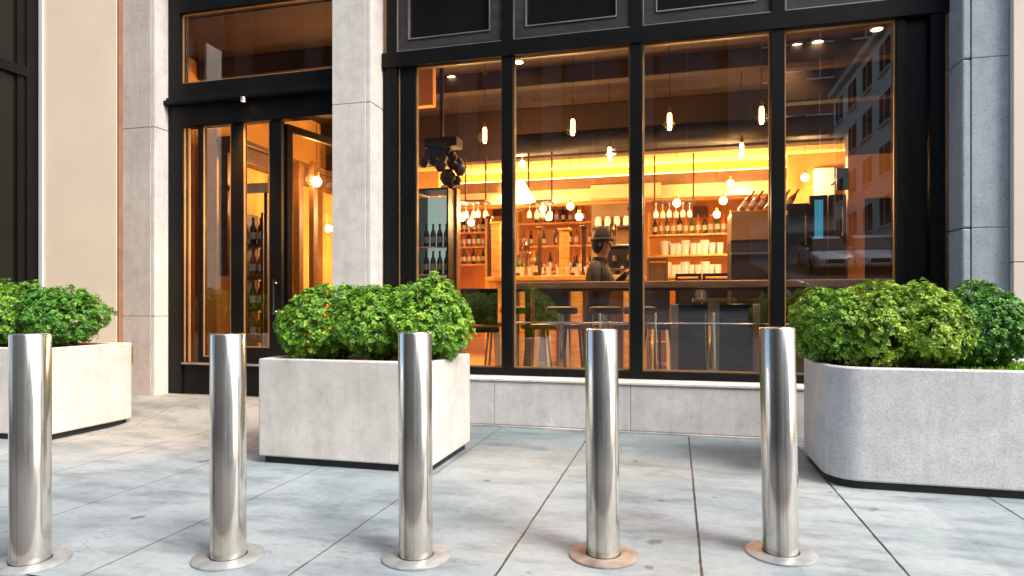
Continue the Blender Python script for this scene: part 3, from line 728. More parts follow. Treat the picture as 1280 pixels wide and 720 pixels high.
for sx in (-.17, .17): MB().tube((sx, 0, 0), (sx, 0, .05), .02, seg=8).build('foot', M['chrome'], t)
for i_, (px, Yq, w_, h_, mt, lb) in enumerate(((860, 9.2, .34, .20, 'darkin', 'stacked dark crates in front of the pale glasses, left stack'), (822, 9.0, .28, .60, 'brownpanel', 'brown crates stacked beside the middle mullion'), (896, 8.9, .36, .20, 'darkin', 'low stack of dark crates left of the brown display case'))):
    X_ = atX(px, Yq); t = thing('crate_stack', lb, 'crates', (X_, Yq, .021))
    zt_ = atZ(px, 352, Yq)-.02+h_*.55
    for k in range(3):
        z0_ = zt_*k/3; MB().ring(-w_/2, w_/2, z0_+.004, z0_+zt_/3-.006, .03, -.15, .15).box(-w_/2+.031, w_/2-.031, -.12, .12, z0_+.035, z0_+zt_/3-.08).build('crate', M[mt], t, .005)
x0v, x1v = atX(306, 6.22), atX(326, 6.22); rv = [atZ(315, y, 6.22) for y in (425, 385, 345, 305)]
shelf(x0v, x1v, 6.22, rv, 'entrance_shelf', 'narrow dark shelf of amber bottles inside the entrance', .25, True, 'wood_dark')
for r_, z in enumerate(rv):
    for k in range(3): bottle(['bottle_amber', 'bottle_dark'][(k+r_) % 2], (x0v+.05+(x1v-x0v-.10)*k/2, 6.30+.06*(k % 2), z), 'bottle on the narrow shelf inside the entrance', 'bottles on the entrance shelf', 1.0)
rc = random.Random(11)
for k in range(22):
    px = rc.uniform(634, 800)
    if 735 < px < 765 or 695 < px < 713: continue
    bottle(rc.choice(kinds), (atX(px, yb+.45), yb+.40+rc.uniform(0, .2), zb1+.001), 'bottle standing on the golden bar among the taps', 'bottles on the golden bar', rc.uniform(.75, 1.35))
# prints on the back wall above the shelves, and boxes
for px0, px1, y0_, y1_, mt, lb in ((690, 712, 262, 274, 'wood_dark', 'small dark framed board on the back wall, second pane'), (866, 884, 258, 272, 'brownpanel', 'small brown board on the back wall above the glassware'), (616, 628, 256, 270, 'wood_dark', 'small dark board on the back wall near the first mullion')):
    Yw = YB-.03; tag(MB().box(atX(px0, Yw), atX(px1, Yw), Yw, Yw+.025, atZ(px0, y1_, Yw), atZ(px0, y0_, Yw)).build('wall_board', M[mt], bevel=.004), lb, 'board', kind='thing')
# far left shelf
x0s, x1s = atX(562, 11.2), atX(606, 11.2); rws = [atZ(585, y, 11.2) for y in (330, 308, 290)]
shelf(x0s, x1s, 11.2, rws, label='far golden shelf of bottles seen through the first pane')
for r_, z in enumerate(rws):
    for k in range(7): bottle(kinds[(k+r_) % 4], (x0s+.06+(x1s-x0s-.12)*k/6, 11.3, z), 'bottle on the far golden shelf seen through the first pane', 'bottles on the far left shelf', 1.0)
# high-backed chair in the first pane
X = atX(600, 6.4)
t = thing('high_chair', 'high dark chair with pale legs beside the curved end of the bar', 'chair', (X, 6.4, .03), math.radians(20))
MB().box(-.19, .19, -.19, .19, .70, .76).build('seat', M['fabric'], t, .02)
m = MB(); n = 7
pts = [(-.2+.4*i/(n-1), .16+.06*math.sin(PI*i/(n-1))) for i in range(n)]
m.prism(pts+[(x, y+.03) for x, y in reversed(pts)], .77, 1.16)
m.build('backrest', M['fabric'], t, .012)
for sx in (-.17, .17):
    for sy in (-.17, .17): MB().tube((sx*1.25, sy*1.25, 0), (sx, sy, .70), .018, .022, 8).build('leg', M['white'], t)
MB().ring(-.2, .2, .25, .29, .015, -.20, -.185).build('footrest', M['chrome'], t)
hc = t
for px, yy, rz, lb in ((690, 7.55, 3.3, 'high dark chair with pale legs at the bar, left of the broad golden column'),
                       (826, 7.9, 2.7, 'high dark chair with pale legs left of the dark cabinet')):
    copy_thing(hc, (atX(px, yy), yy, .021), rz, lb, 'high dark chairs along the bar')
hc['group'] = 'high dark chairs along the bar'
# ------------------------------------------------------------------ lamps
CEILP = CZ-.001
lights = []
def plight(loc, w, col=(1,.48,.15), r=.06):
    L = bpy.data.lights.new('lamp_light', 'POINT'); L.energy = w*.75; L.color = col; L.shadow_soft_size = r
    o = bpy.data.objects.new('lamp_light', L); C.objects.link(o); o.location = loc; return o
pend = None
PL = {(606,169,7.6): 'left pane, high', }
pendants = [(606,169,7.4,'filament tube pendant high in the first pane'), (716,159,7.4,'filament tube pendant high in the second pane'),
 (837,152,7.4,'filament tube pendant high at the left of the third pane'), (952,144,7.4,'filament tube pendant beside the third mullion'),
 (762,193,8.3,'filament tube pendant under the dark bulkhead, second pane'), (927,188,8.3,'filament tube pendant under the duct, third pane')]
for k, (px, py, Y, lab) in enumerate(pendants):
    p = at(px, py, Y)
    if pend is None:
        pend = thing('pendant_lamp', lab, 'pendant lamp', p, group='filament tube pendants')
        MB().lathe([(0,-.10), (.018,-.095), (.024,-.06), (.024,.07), (.018,.09), (0,.09)], 12).build('bulb', M['bulb'], pend)
        MB().lathe([(0,.09), (.020,.09), (.020,.14), (.012,.16), (0,.16)], 12).build('socket', M['brass'], pend)
        MB().tube((0,0,.16), (0,0,CEILP-p.z), .004, seg=6).build('cord', M['darkin'], pend)
    else:
        o = copy_thing(pend, p, 0, lab, 'filament tube pendants')
        for ch in o.children:
            if ch.name.startswith('cord'): ch.scale = (1, 1, (CEILP-p.z)/(CEILP-pend.location.z))
    plight(p+Vector((0, -.08, -.05)), 6)
rb = None
rounds = [(653,205,8.9,'round bulb just right of the first mullion'), (679,261,9.3,'round bulb, leftmost of four low in the second pane'),
 (713,258,9.0,'round bulb low in the second pane above the tap tower'), (724,271,8.6,'lowest round bulb of the second pane'),
 (846,254,8.8,'round bulb low at the left of the third pane'), (904,251,8.8,'round bulb above the glassware at right'),
 (896,268,9.6,'small round bulb under its neighbour in the third pane'), (913,229,9.6,'round bulb against the dark cove lip'),
 (1006,222,9.2,'round bulb left of the small monitor'), (578,272,9.0,'left round bulb of a pair in the first pane'), (589,278,8.6,'right round bulb of a pair in the first pane'),
 (686,272,9.9,'small round bulb beside the tap handles')]
for px, py, Y, lab in rounds:
    p = at(px, py, Y)
    if rb is None:
        rb = thing('globe_lamp', lab, 'globe lamp', p, group='round bulbs over the bar')
        MB().sphere((0,0,0), .05).build('bulb', M['bulbw'], rb)
        MB().lathe([(0,.045), (.022,.045), (.022,.09), (0,.10)], 10).build('socket', M['brass'], rb)
        MB().tube((0,0,.10), (0,0,3.22-p.z), .003, seg=5).build('cord', M['darkin'], rb)
    else:
        o = copy_thing(rb, p, 0, lab, 'round bulbs over the bar')
        for ch in o.children:
            if ch.name.startswith('cord'): ch.scale = (1, 1, max(.3, (3.22-p.z)/(3.22-rb.location.z)))
    plight(p+Vector((0, -.1, 0)), 24, (1,.62,.28))
# bright cone shade by first mullion
p = at(650, 240, 8.0)
t = thing('cone_lamp', 'bright glowing cone shade beside the first mullion', 'pendant lamp', p)
MB().lathe([(.03,.16), (.05,.15), (.20,-.12), (.19,-.12), (.04,.14)], 24).build('lamp_shade', M['shade'], t)
MB().sphere((0,0,-.05), .045).build('bulb', M['bulbw'], t)
MB().tube((0,0,.155), (0,0,CEILP-p.z), .004, seg=6).build('cord', M['darkin'], t)
plight(p+Vector((0,0,-.2)), 30)
dl = None
downs = [(938,41,'brightest ceiling downlight, top of the third pane'), (648,78,'ceiling downlight at the top left of the second pane'), (565,97,'left ceiling downlight of the first pane'),
 (608,95,'twin ceiling downlight beside the first mullion'), (996,57,'left ceiling downlight of a pair in the fourth pane'), (1022,53,'right ceiling downlight of a pair in the fourth pane'),
 (1096,37,'ceiling downlight high near the right end post'), (1093,67,'ceiling downlight beneath another near the right end post'), (764,193,'lone downlight low in the second pane'),(983,123,'small ceiling downlight beside the third mullion')]
for px, py, lab in downs:
    p = on_ceiling(px, py, CZ-.02) if py < 110 else on_ceiling(px, py, CZ-.9 if py > 150 else CZ-.25)
    if p.y > 9.1: p = on_ceiling(px, py, CZ-.02); 
    if p.y > 9.2: p = at(px, py, 9.25)
    if p.y < 5.75: p = on_ceiling(px, py, CZ-.02)
    if dl is None:
        dl = thing('downlight', lab, 'downlight', p, group='ceiling downlights')
        MB().lathe([(.075,.0), (.075,.019), (.06,.019), (.055,.0), (.075,0)], 20).build('trim_ring', M['bead'], dl)
        MB().lathe([(0,.002), (.055,.002), (.055,.010), (0,.010)], 20).build('lens', M['down'], dl)
    else: copy_thing(dl, p, 0, lab, 'ceiling downlights')
# working light of these lamps, with a pair added to brighten the bar front
def spot(loc, w, col=(1,.6,.3)):
    L = bpy.data.lights.new('interior_spot_light', 'SPOT'); L.energy = w*1.15; L.color = col; L.spot_size = 1.7; L.spot_blend = .7; L.shadow_soft_size = .08
    o = bpy.data.objects.new('interior_spot_light', L); C.objects.link(o); o.location = loc
for x, y, w in ((-1.5,6.6,50), (1.0,6.6,30), (-.6,7.0,130), (.5,7.0,90), (-1.2,10.1,150), (.9,9.7,120), (-2.6,9.9,100), (3.3,7.4,45)):
    spot((x, y, CZ-.35 if y < 9 else 3.1), w)
pe = at(304, 124, YD-.075)
Lg = bpy.data.lights.new('entrance_light', 'SPOT'); Lg.energy = 170; Lg.color = (1,.42,.12); Lg.spot_size = 1.25; Lg.spot_blend = .9; Lg.shadow_soft_size = .05
og = bpy.data.objects.new('entrance_light', Lg); C.objects.link(og); og.location = pe+Vector((0,-.03,-.05)); og.rotation_euler = (Vector((-4.25,4.95,0))-og.location).to_track_quat('-Z','Y').to_euler()
td = thing('entrance_light_fitting', 'tiny round light fitting under the cornice over the entrance doors', 'light fitting', pe)
MB().lathe([(0,.02), (.022,.02), (.028,-.02), (.022,-.022), (.018,-.005), (0,-.005)], 16).build('housing', M['bead'], td)
MB().lathe([(0,-.006), (.017,-.006), (.017,-.010), (0,-.010)], 14).build('lens', M['down'], td)
# cove
L = bpy.data.lights.new('cove_light', 'AREA'); L.shape = 'RECTANGLE'; L.size = 8; L.size_y = .08; L.energy = 70; L.color = (1,.58,.18)
o = bpy.data.objects.new('cove_light', L); C.objects.link(o); o.location = (-.8, yc+.12, z222+.02); o.rotation_euler = (PI, 0, 0)
# vestibule lamps
for i, (x, y, z, w) in enumerate(((-4.2,6.9,2.5,24), (-3.6,7.9,2.3,26), (-4.3,8.3,1.6,14))):
    t = thing('vestibule_lamp', ['globe lamp near the vestibule ceiling', 'globe lamp hanging deep in the vestibule', 'low glowing globe lamp inside the entrance'][i], 'globe lamp', (x, y, z), group='lamps inside the entrance')
    MB().sphere((0,0,0), .06).build('bulb', M['bulbw'], t)
    MB().lathe([(0,.055), (.03,.055), (.03,.11), (0,.11)], 12).build('socket', M['brass'], t)
    MB().tube((0,0,.11), (0,0,CEILP-z), .004, seg=6).build('cord', M['darkin'], t)
    plight((x, y-.12, z), w, (1,.55,.2))

# ------------------------------------------------------------------ person (standing at the bar, side on)
def person(loc, rz, label):
    sk = {  # joint: (pos, radius)
     'pelvis': ((0,0,.95), .16), 'waist': ((0,0,1.10), .155), 'chest': ((.01,0,1.30), .175), 'neck0': ((.01,0,1.46), .07), 'neck': ((.03,0,1.53), .052),
     'head0': ((.055,0,1.59), .072), 'head1': ((.06,0,1.665), .090), 'head2': ((.05,0,1.735), .07),
     'shL': ((.0,.17,1.42), .078), 'elL': ((.12,.22,1.19), .058), 'wrL': ((.31,.12,1.37), .034),
     'shR': ((.0,-.17,1.42), .078), 'elR': ((.04,-.23,1.15), .062), 'wrR': ((.27,-.15,1.20), .034),
     'hipL': ((0,.09,.90), .10), 'knL': ((.02,.10,.50), .068), 'anL': ((0,.10,.09), .045), 'toL': ((.16,.11,.04), .035),
     'hipR': ((0,-.09,.90), .10), 'knR': ((.03,-.10,.50), .068), 'anR': ((.02,-.10,.09), .045), 'toR': ((.18,-.11,.04), .035)}
    ed = [('pelvis','waist'), ('waist','chest'), ('chest','neck0'), ('neck0','neck'), ('neck','head0'), ('head0','head1'), ('head1','head2'),
          ('neck0','shL'), ('shL','elL'), ('elL','wrL'), ('neck0','shR'), ('shR','elR'), ('elR','wrR'),
          ('pelvis','hipL'), ('hipL','knL'), ('knL','anL'), ('anL','toL'), ('pelvis','hipR'), ('hipR','knR'), ('knR','anR'), ('anR','toR')]
    names = list(sk)
    # fingers as short chains from each wrist
    for sdd, wr in (('L','wrL'), ('R','wrR')):
        w = Vector(sk[wr][0]); pn = 'pa'+sdd; sk[pn] = (tuple(w+Vector((.07,-.01 if sdd=='L' else .01,0))), .032); ed.append((wr, pn)); names.append(pn)
        for q in range(4):
            a, b = f'f{sdd}{q}a', f'f{sdd}{q}b'; off = (q-1.5)*.019
            p1 = Vector(sk[pn][0])+Vector((.04, off, 0)); p2 = p1+Vector((.035, 0, -.02))
            sk[a] = (tuple(p1), .0095); sk[b] = (tuple(p2), .008); names += [a, b]; ed += [(pn, a), (a, b)]
        a, b = f't{sdd}a', f't{sdd}b'; sgn = -1 if sdd == 'L' else 1
        p1 = Vector(sk[pn][0])+Vector((.0, sgn*.04, .005)); sk[a] = (tuple(p1), .011); sk[b] = (tuple(p1+Vector((.035, sgn*.012, 0))), .009); names += [a, b]; ed += [(pn, a), (a, b)]
    me = bpy.data.meshes.new('person'); me.from_pydata([sk[n][0] for n in names], [(names.index(a), names.index(b)) for a, b in ed], [])
    o = bpy.data.objects.new('person', me); C.objects.link(o)
    md = o.modifiers.new('skin', 'SKIN'); md.use_smooth_shade = True
    for i, n in enumerate(names):
        r = sk[n][1]; me.skin_vertices[0].data[i].radius = (r, r)
    me.skin_vertices[0].data[0].use_root = True
    s = o.modifiers.new('sub', 'SUBSURF'); s.levels = 2; s.render_levels = 2
    # colour by height/position: clothes dark, head and hands skin
    m, nt, b = newmat('person_skin_and_clothes')
    tc = N(nt, 'ShaderNodeTexCoord'); sx = N(nt, 'ShaderNodeSeparateXYZ'); nt.links.new(tc.outputs['Object'], sx.inputs[0])
    hd = math_(nt, 'GREATER_THAN', sx.outputs[2], 1.52); hn = math_(nt, 'GREATER_THAN', sx.outputs[0], .29)
    f = math_(nt, 'MAXIMUM', hd, hn)
    nt.links.new(mixc(nt, f, (.014,.013,.015), (.45,.24,.15)), b.inputs['Base Color']); b.inputs['Roughness'].default_value = .7
    me.materials.append(m)
    o.location = loc; o.rotation_euler = (0,0,rz); tag(o, label, 'person')
    # jacket, hat, face
    MB().lathe([(.20,0), (.205,.02), (.16,.30), (.15,.34)], 20).build('jacket_skirt', M['fabric'], o).location = (0,0,.70)
    o.children[0].scale = (.85, 1.05, 1)
    MB().lathe([(.0,.135), (.035,.13), (.075,.10), (.098,.03), (.10,.005), (.135,-.012), (.138,-.02), (.09,-.012)], 20).build('hat', M['fabric'], o).location = (.045,0,1.745)
    MB().sphere((.145,0,1.665), .014, sc=(1.3,.8,1.5)).build('nose', M['skin'], o)
    MB().sphere((.018,0,1.675), .102, sc=(.95,1,1.15)).build('hair', M['fabric'], o)
    MB().lathe([(.10,0), (.085,.05), (.075,.075)], 16).build('collar', M['fabric'], o).location = (.015,0,1.46)
    for sy in (-1, 1):
        MB().sphere((.128,sy*.032,1.69), .011).build('eye', M['darkin'], o)
        MB().sphere((.045,sy*.092,1.67), .02, sc=(.8,.4,1.3)).build('ear', M['skin'], o)
    o.children[-1].rotation_euler = (0,0,0)
    MB().lathe([(0,0), (.03,0), (.036,.11), (.033,.11), (.027,.01), (0,.01)], 14).build('cup', M['white'], o).location = (.43,.12,1.33)
    MB().box(.132, .141, -.02, .02, 1.618, 1.624).build('mouth', M['brown_edge'], o)
    return o
person((atX(748, 7.3), 7.3, .021), math.radians(-10), 'person in dark clothes and brimmed hat standing at the bar')

# ------------------------------------------------------------------ planters
def planter_box(x0, x1, y0, y1, label, h=.667, z=0, round_r=0, mat='planter', wall=.055):
    cx, cy = (x0+x1)/2, (y0+y1)/2
    t = thing('planter', label, 'planter', (cx, cy, z))
    def loop(ins, r):
        a0, a1, b0, b1 = x0-cx+ins, x1-cx-ins, y0-cy+ins, y1-cy-ins
        if r <= 0: return [(a0,b0), (a1,b0), (a1,b1), (a0,b1)]
        out = []
        for (qx, qy, s) in ((a0+r,b0+r,PI), (a1-r,b0+r,1.5*PI), (a1-r,b1-r,0), (a0+r,b1-r,.5*PI)):
            for i in range(9): th = s+i*PI/16; out.append((qx+r*math.cos(th), qy+r*math.sin(th)))
        return out
    o_, i_ = loop(0, round_r), loop(wall, max(0, round_r-wall) if round_r else 0)
    n = len(o_); zb = .045
    vs = [(x, y, zb) for x, y in o_]+[(x, y, h) for x, y in o_]+[(x, y, h) for x, y in i_]+[(x, y, h-.09) for x, y in i_]
    fs = [tuple(range(n))[::-1]]
    for k in range(3):
        for i in range(n): fs.append((k*n+i, k*n+(i+1) % n, (k+1)*n+(i+1) % n, (k+1)*n+i))
    m = MB().add(vs, fs, True); m.build('tub', M[mat], t, .010)
    MB().prism(loop(.03, round_r*.8), 0, .044).build('plinth', M['plinth'], t)
    # bumpy soil
    bm = MB(); nxs, nys = 30, 16; a0, a1, b0, b1 = x0-cx+wall+.0, x1-cx-wall, y0-cy+wall, y1-cy-wall
    rnd = random.Random(3)
    ins = .05 if round_r else 0
    vs = [(a0+ins*0+(a1-a0)*i/nxs, b0+(b1-b0)*j/nys, h-.045+rnd.uniform(-.012,.018)) for j in range(nys+1) for i in range(nxs+1)]
    if round_r:
        rr = round_r-wall
        def clampc(x, y):
            qx = max(a0+rr, min(a1-rr, x)); qy = max(b0+rr, min(b1-rr, y)); d = math.hypot(x-qx, y-qy)
            return (x, y) if d <= rr else (qx+(x-qx)*rr/d, qy+(y-qy)*rr/d)
        vs = [(*clampc(x, y), z) for x, y, z in vs]
    bm.add(vs, [(j*(nxs+1)+i, j*(nxs+1)+i+1, (j+1)*(nxs+1)+i+1, (j+1)*(nxs+1)+i) for j in range(nys) for i in range(nxs)], True)
    bm.build('soil', M['soil'], t)
    return t
planter_box(-5.75, -4.49, 3.70, 4.48, 'square concrete planter beside the cream wall, cut by the left picture edge', h=.690)
planter_box(-2.585, -1.405, 3.56, 4.30, 'square pale concrete planter between entrance and shop window')
planter_box(.815, 2.75, 3.85, 4.72, 'round cornered speckled concrete planter in front of the right pillar', round_r=.19, mat='planter_grit')

# ------------------------------------------------------------------ shrubs
def shrub(name, cx, cy, z0, blobs, n, mat, label, seed, group='clipped green shrubs in the planters', litter=None):
    """blobs: ellipsoids (dx, dy, dz, rx, ry, rz) relative to the foot; leaves grow in small rosettes over their lumpy surface"""
    rnd = random.Random(seed)
    t = thing(name, label, 'shrub', (cx, cy, z0), group=group)
    lumps = [(Vector((rnd.gauss(0,1), rnd.gauss(0,1), rnd.gauss(0,1))).normalized(), rnd.choice((-.16,.10,.08,-.12,.13))*rnd.uniform(.6,1.1)) for _ in range(60)]
    V = []; Fc = []; T = []
    def inside(p, k):
        for j, b in enumerate(blobs):
            if j == k: continue
            if ((p.x-b[0])/b[3])**2+((p.y-b[1])/b[4])**2+((p.z-b[2])/b[5])**2 < .62: return True
        return False
    area = [b[3]*b[4]+b[4]*b[5]+b[3]*b[5] for b in blobs]; tot = sum(area)
    cnt = 0; clumpc = []
    for k, b in enumerate(blobs):
        for _ in range(int(n*3.6*area[k]/tot)):
            d = Vector((rnd.gauss(0,1), rnd.gauss(0,1), rnd.gauss(0,1))).normalized()
            rr = 1+sum(a*max(0, d.dot(l))**26 for l, a in lumps)
            shell = rnd.random()
            depth = 1-.04*rnd.random() if shell < .55 else rnd.uniform(.5,.96)
            if shell > .975: depth = rnd.uniform(1.02,1.10)
            p = Vector((b[0]+d.x*b[3]*rr*depth, b[1]+d.y*b[4]*rr*depth, b[2]+d.z*b[5]*rr*depth))
            if p.z < .02+.07*rnd.random() or inside(p, k): continue
            nrm = Vector((d.x/b[3], d.y/b[4], d.z/b[5])).normalized()
            if not clumpc or rnd.random() < .22:
                clumpc.clear(); clumpc.append((p.copy(), nrm.copy(), rnd.gauss(0,.13)))
            else:
                cp, cn, ct = clumpc[0]
                q_ = Vector((rnd.gauss(0,1), rnd.gauss(0,1), rnd.gauss(0,1))).normalized(); q_ = (q_+cn*.7).normalized()
                p = cp+q_*rnd.uniform(.012,.030); nrm = (q_+cn*.5).normalized()
            axis = (nrm*1.2+Vector((0,0,.45))+Vector((rnd.uniform(-.5,.5), rnd.uniform(-.5,.5), rnd.uniform(-.3,.3)))).normalized()
            a = axis.orthogonal().normalized(); bb = axis.cross(a); ph = rnd.random()*6.28
            clump = .5+.5*math.sin(p.x*21+seed)*math.sin(p.y*17+2*seed)*math.sin(p.z*25+seed)
            base = rnd.gauss(.40+.20*(clump-.5)+clumpc[0][2], .13)
            nl = rnd.randint(5,7); L0 = rnd.uniform(.015,.0245)
            for q in range(nl):
                th = ph+q*2.4+rnd.uniform(-.2,.2); young = q >= nl-2
                L = L0*(.55 if young else 1)*rnd.uniform(.85,1.15); w = L*.36
                up = rnd.uniform(.75,1.2) if young else rnd.uniform(.1,.55)
                dr = (a*math.cos(th)+bb*math.sin(th)+axis*up).normalized(); sd = dr.cross(axis)
                if sd.length < 1e-3: continue
                sd.normalize(); nn = sd.cross(dr)
                s0 = p+dr*L*.12; mid = p+dr*L*.58; tip = p+dr*L-nn*L*.12
                o = len(V)
                V += [s0, mid+sd*w+nn*L*.10, mid, mid-sd*w+nn*L*.10, tip]
                Fc += [(o, o+1, o+4, o+2), (o, o+2, o+4, o+3)]
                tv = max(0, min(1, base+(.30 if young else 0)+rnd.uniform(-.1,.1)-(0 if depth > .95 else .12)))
                T += [tv]*5
            cnt += 1
    me = bpy.data.meshes.new('foliage'); me.from_pydata([tuple(v) for v in V], [], Fc)
    at_ = me.attributes.new('tint', 'FLOAT', 'POINT'); at_.data.foreach_set('value', T); me.materials.append(mat); me.update()
    o = bpy.data.objects.new('foliage', me); C.objects.link(o); o.parent = t
    # woody stems and twigs
    m = MB()
    for k, b in enumerate(blobs):
        for _ in range(9):
            f = Vector((b[0]*.85+rnd.uniform(-.05,.05), b[1]*.8+rnd.uniform(-.05,.05), -.03))
            e = Vector((b[0]+rnd.uniform(-.75,.75)*b[3], b[1]+rnd.uniform(-.75,.75)*b[4], b[2]+rnd.uniform(-.1,.6)*b[5]))
            mid = f.lerp(e, .45)+Vector((rnd.uniform(-.02,.02),)*3); m.tube(f, mid, .006, .004, 5, False); m.tube(mid, e, .004, .0015, 5, False)
    m.build('stems', M['stem'], t)
    return t
SZ = .625
# planter 2: three merging mounds
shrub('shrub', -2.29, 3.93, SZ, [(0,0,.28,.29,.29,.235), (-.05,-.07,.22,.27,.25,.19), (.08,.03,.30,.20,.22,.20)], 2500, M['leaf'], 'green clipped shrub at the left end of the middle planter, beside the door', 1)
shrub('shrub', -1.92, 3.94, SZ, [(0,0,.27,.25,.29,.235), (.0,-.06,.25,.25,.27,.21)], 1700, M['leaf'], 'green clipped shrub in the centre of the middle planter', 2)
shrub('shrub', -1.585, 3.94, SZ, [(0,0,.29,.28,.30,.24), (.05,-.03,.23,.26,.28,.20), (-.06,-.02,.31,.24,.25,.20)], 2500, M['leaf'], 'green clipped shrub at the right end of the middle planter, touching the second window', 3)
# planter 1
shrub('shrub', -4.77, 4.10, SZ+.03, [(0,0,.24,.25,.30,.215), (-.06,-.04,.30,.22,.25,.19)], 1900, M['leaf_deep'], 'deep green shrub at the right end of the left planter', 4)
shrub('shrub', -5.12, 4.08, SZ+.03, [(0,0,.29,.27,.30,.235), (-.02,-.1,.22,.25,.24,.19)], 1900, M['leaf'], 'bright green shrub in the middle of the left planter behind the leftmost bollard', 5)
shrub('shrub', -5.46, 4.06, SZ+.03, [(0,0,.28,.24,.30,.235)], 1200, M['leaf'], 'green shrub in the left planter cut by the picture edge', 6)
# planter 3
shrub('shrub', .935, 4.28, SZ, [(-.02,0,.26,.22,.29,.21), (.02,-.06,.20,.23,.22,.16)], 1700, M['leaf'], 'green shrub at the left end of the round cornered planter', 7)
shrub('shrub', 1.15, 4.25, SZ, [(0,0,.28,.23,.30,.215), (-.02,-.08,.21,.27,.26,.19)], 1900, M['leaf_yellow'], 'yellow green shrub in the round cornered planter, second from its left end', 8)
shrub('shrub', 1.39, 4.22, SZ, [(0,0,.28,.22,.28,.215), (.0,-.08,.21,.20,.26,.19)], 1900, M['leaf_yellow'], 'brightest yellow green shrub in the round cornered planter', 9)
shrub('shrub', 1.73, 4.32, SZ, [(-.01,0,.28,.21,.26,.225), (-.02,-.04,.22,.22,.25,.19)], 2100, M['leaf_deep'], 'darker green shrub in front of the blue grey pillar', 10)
# low ground cover in planter 3
rnd = random.Random(5); V = []; Fc = []; T = []
for _ in range(3800):
    x = rnd.uniform(1.50, 2.68); y = rnd.uniform(3.93, 4.60); h = rnd.uniform(.02,.05); a = rnd.random()*6.28; dx, dy = .007*math.cos(a), .007*math.sin(a); tl = rnd.uniform(-.02,.02)
    o = len(V); V += [(x-dx, y-dy, SZ), (x+dx, y+dy, SZ), (x+dx*.9+tl, y+dy*.9, SZ+h*.6), (x+tl*1.6, y+tl, SZ+h), (x-dx*.9+tl, y-dy*.9, SZ+h*.6)]
    Fc.append((o,o+1,o+2,o+3,o+4)); T += [rnd.uniform(.2,.9)]*5
me = bpy.data.meshes.new('ground_cover'); me.from_pydata(V, [], Fc); q = me.attributes.new('tint', 'FLOAT', 'POINT'); q.data.foreach_set('value', T); me.materials.append(M['leaf'])
o = bpy.data.objects.new('ground_cover', me); C.objects.link(o); tag(o, 'low green ground cover in the round cornered planter', 'ground cover', kind='stuff')

# ------------------------------------------------------------------ bollards
BR = .0685
def bollard(px, py, top, lean, label, wr=1.0, plate=None):
    p = on_ground(px, py); t_ = CH*F/(py-HZ)
    h = CH-(top-HZ)/F*t_
    t = thing('bollard', label, 'bollard', p, group='stainless steel bollards in a row')
    r = BR*wr
    MB().lathe([(0,.010), (r,.010), (r,h-.006), (r-.003,h-.001), (r-.008,h), (0,h)], 64).build('post', M['steel'], t)
    MB().lathe([(0,0), (.135,0), (.137,.003), (.136,.008), (.128,.011), (r+.004,.012)], 48).build('base_plate', plate or M['steel'], t)
    t.rotation_euler = (0, math.radians(lean), 0)
    return t
rust = concrete('worn_steel_plate', (.42,.34,.28), .3, .5); 
M['plate_pale'] = simple('pale_dull_plate', (.40,.42,.41), .45, .4, vary=.3, scale=12)
M['plate_rust'] = simple('rusty_plate', (.35,.28,.22), .6, .3, vary=.5, scale=9)
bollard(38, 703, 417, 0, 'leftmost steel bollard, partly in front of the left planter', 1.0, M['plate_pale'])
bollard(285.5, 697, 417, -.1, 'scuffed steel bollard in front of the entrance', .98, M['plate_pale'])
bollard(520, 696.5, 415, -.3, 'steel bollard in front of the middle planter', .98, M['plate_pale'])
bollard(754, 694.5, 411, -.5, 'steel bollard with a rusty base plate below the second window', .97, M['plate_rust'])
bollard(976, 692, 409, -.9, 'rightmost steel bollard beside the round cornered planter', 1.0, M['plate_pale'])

# ------------------------------------------------------------------ across the street: seen in the glass and the steel
def block(name, label, x0, x1, y0, y1, z0, z1, wallm, bays_f, bays_s, storeys, g=None, lintel=True, z_first=None):
    """a building; front faces +Y (towards the shop), side faces -X"""
    t = thing(name, label, 'building', (0,0,0))
    MB().box(x0, x1, y0, y1, z0, z1).build('wall', wallm, t, .02)
    MB().box(x0-.35, x1+.35, y0-.35, y1+.35, z1+.002, z1+.5).build('cornice', M['pillar_pale'], t, .05)
    MB().box(x0+.2, x1-.2, y0+.2, y1-.2, z1+.502, z1+.7).build('roof', M['asphalt'], t)
    zf = z_first if z_first is not None else z0+1
    sh = (z1-zf)/storeys
    def win(mb, fm):
        w = mb.build('window', M['carglass'], t); fm.build('frame', M['stripe_and_frame'] if wallm.name.startswith('dark') else M['trim'], w)
    for s in range(storeys):
        za, zb = zf+s*sh+sh*.25, zf+s*sh+sh*.82
        for k in range(bays_f):
            c = x0+(x1-x0)*(k+.5)/bays_f; w = (x1-x0)/bays_f*.28
            win(MB().box(c-w, c+w, y1+.003, y1+.03, za, zb), MB().box(c-w-.12, c+w+.12, y1+.003, y1+.14, za-.16, za-.003).box(c-.04, c+.04, y1+.031, y1+.06, za, zb))
        for k in range(bays_s):
            c = y0+(y1-y0)*(k+.5)/bays_s; w = (y1-y0)/bays_s*.28
            win(MB().box(x0-.03, x0-.003, c-w, c+w, za, zb), MB().box(x0-.14, x0-.003, c-w-.12, c+w+.12, za-.16, za-.003).box(x0-.06, x0-.031, c-.04, c+.04, za, zb))
    return t
paleg = simple('pale_green_stone', (.78,.86,.74), .7, vary=.08, scale=.5)
darkb = simple('dark_brick', (.030,.018,.012), .8, vary=.3, scale=2)
greyb = simple('grey_stone', (.10,.085,.075), .75, vary=.15, scale=.6)
block('corner_building', 'pale green stone corner building up the hill, reflected in the fourth pane', 12, 26, -44, -29.5, 3.0, 17.2, paleg, 4, 4, 4, z_first=5)
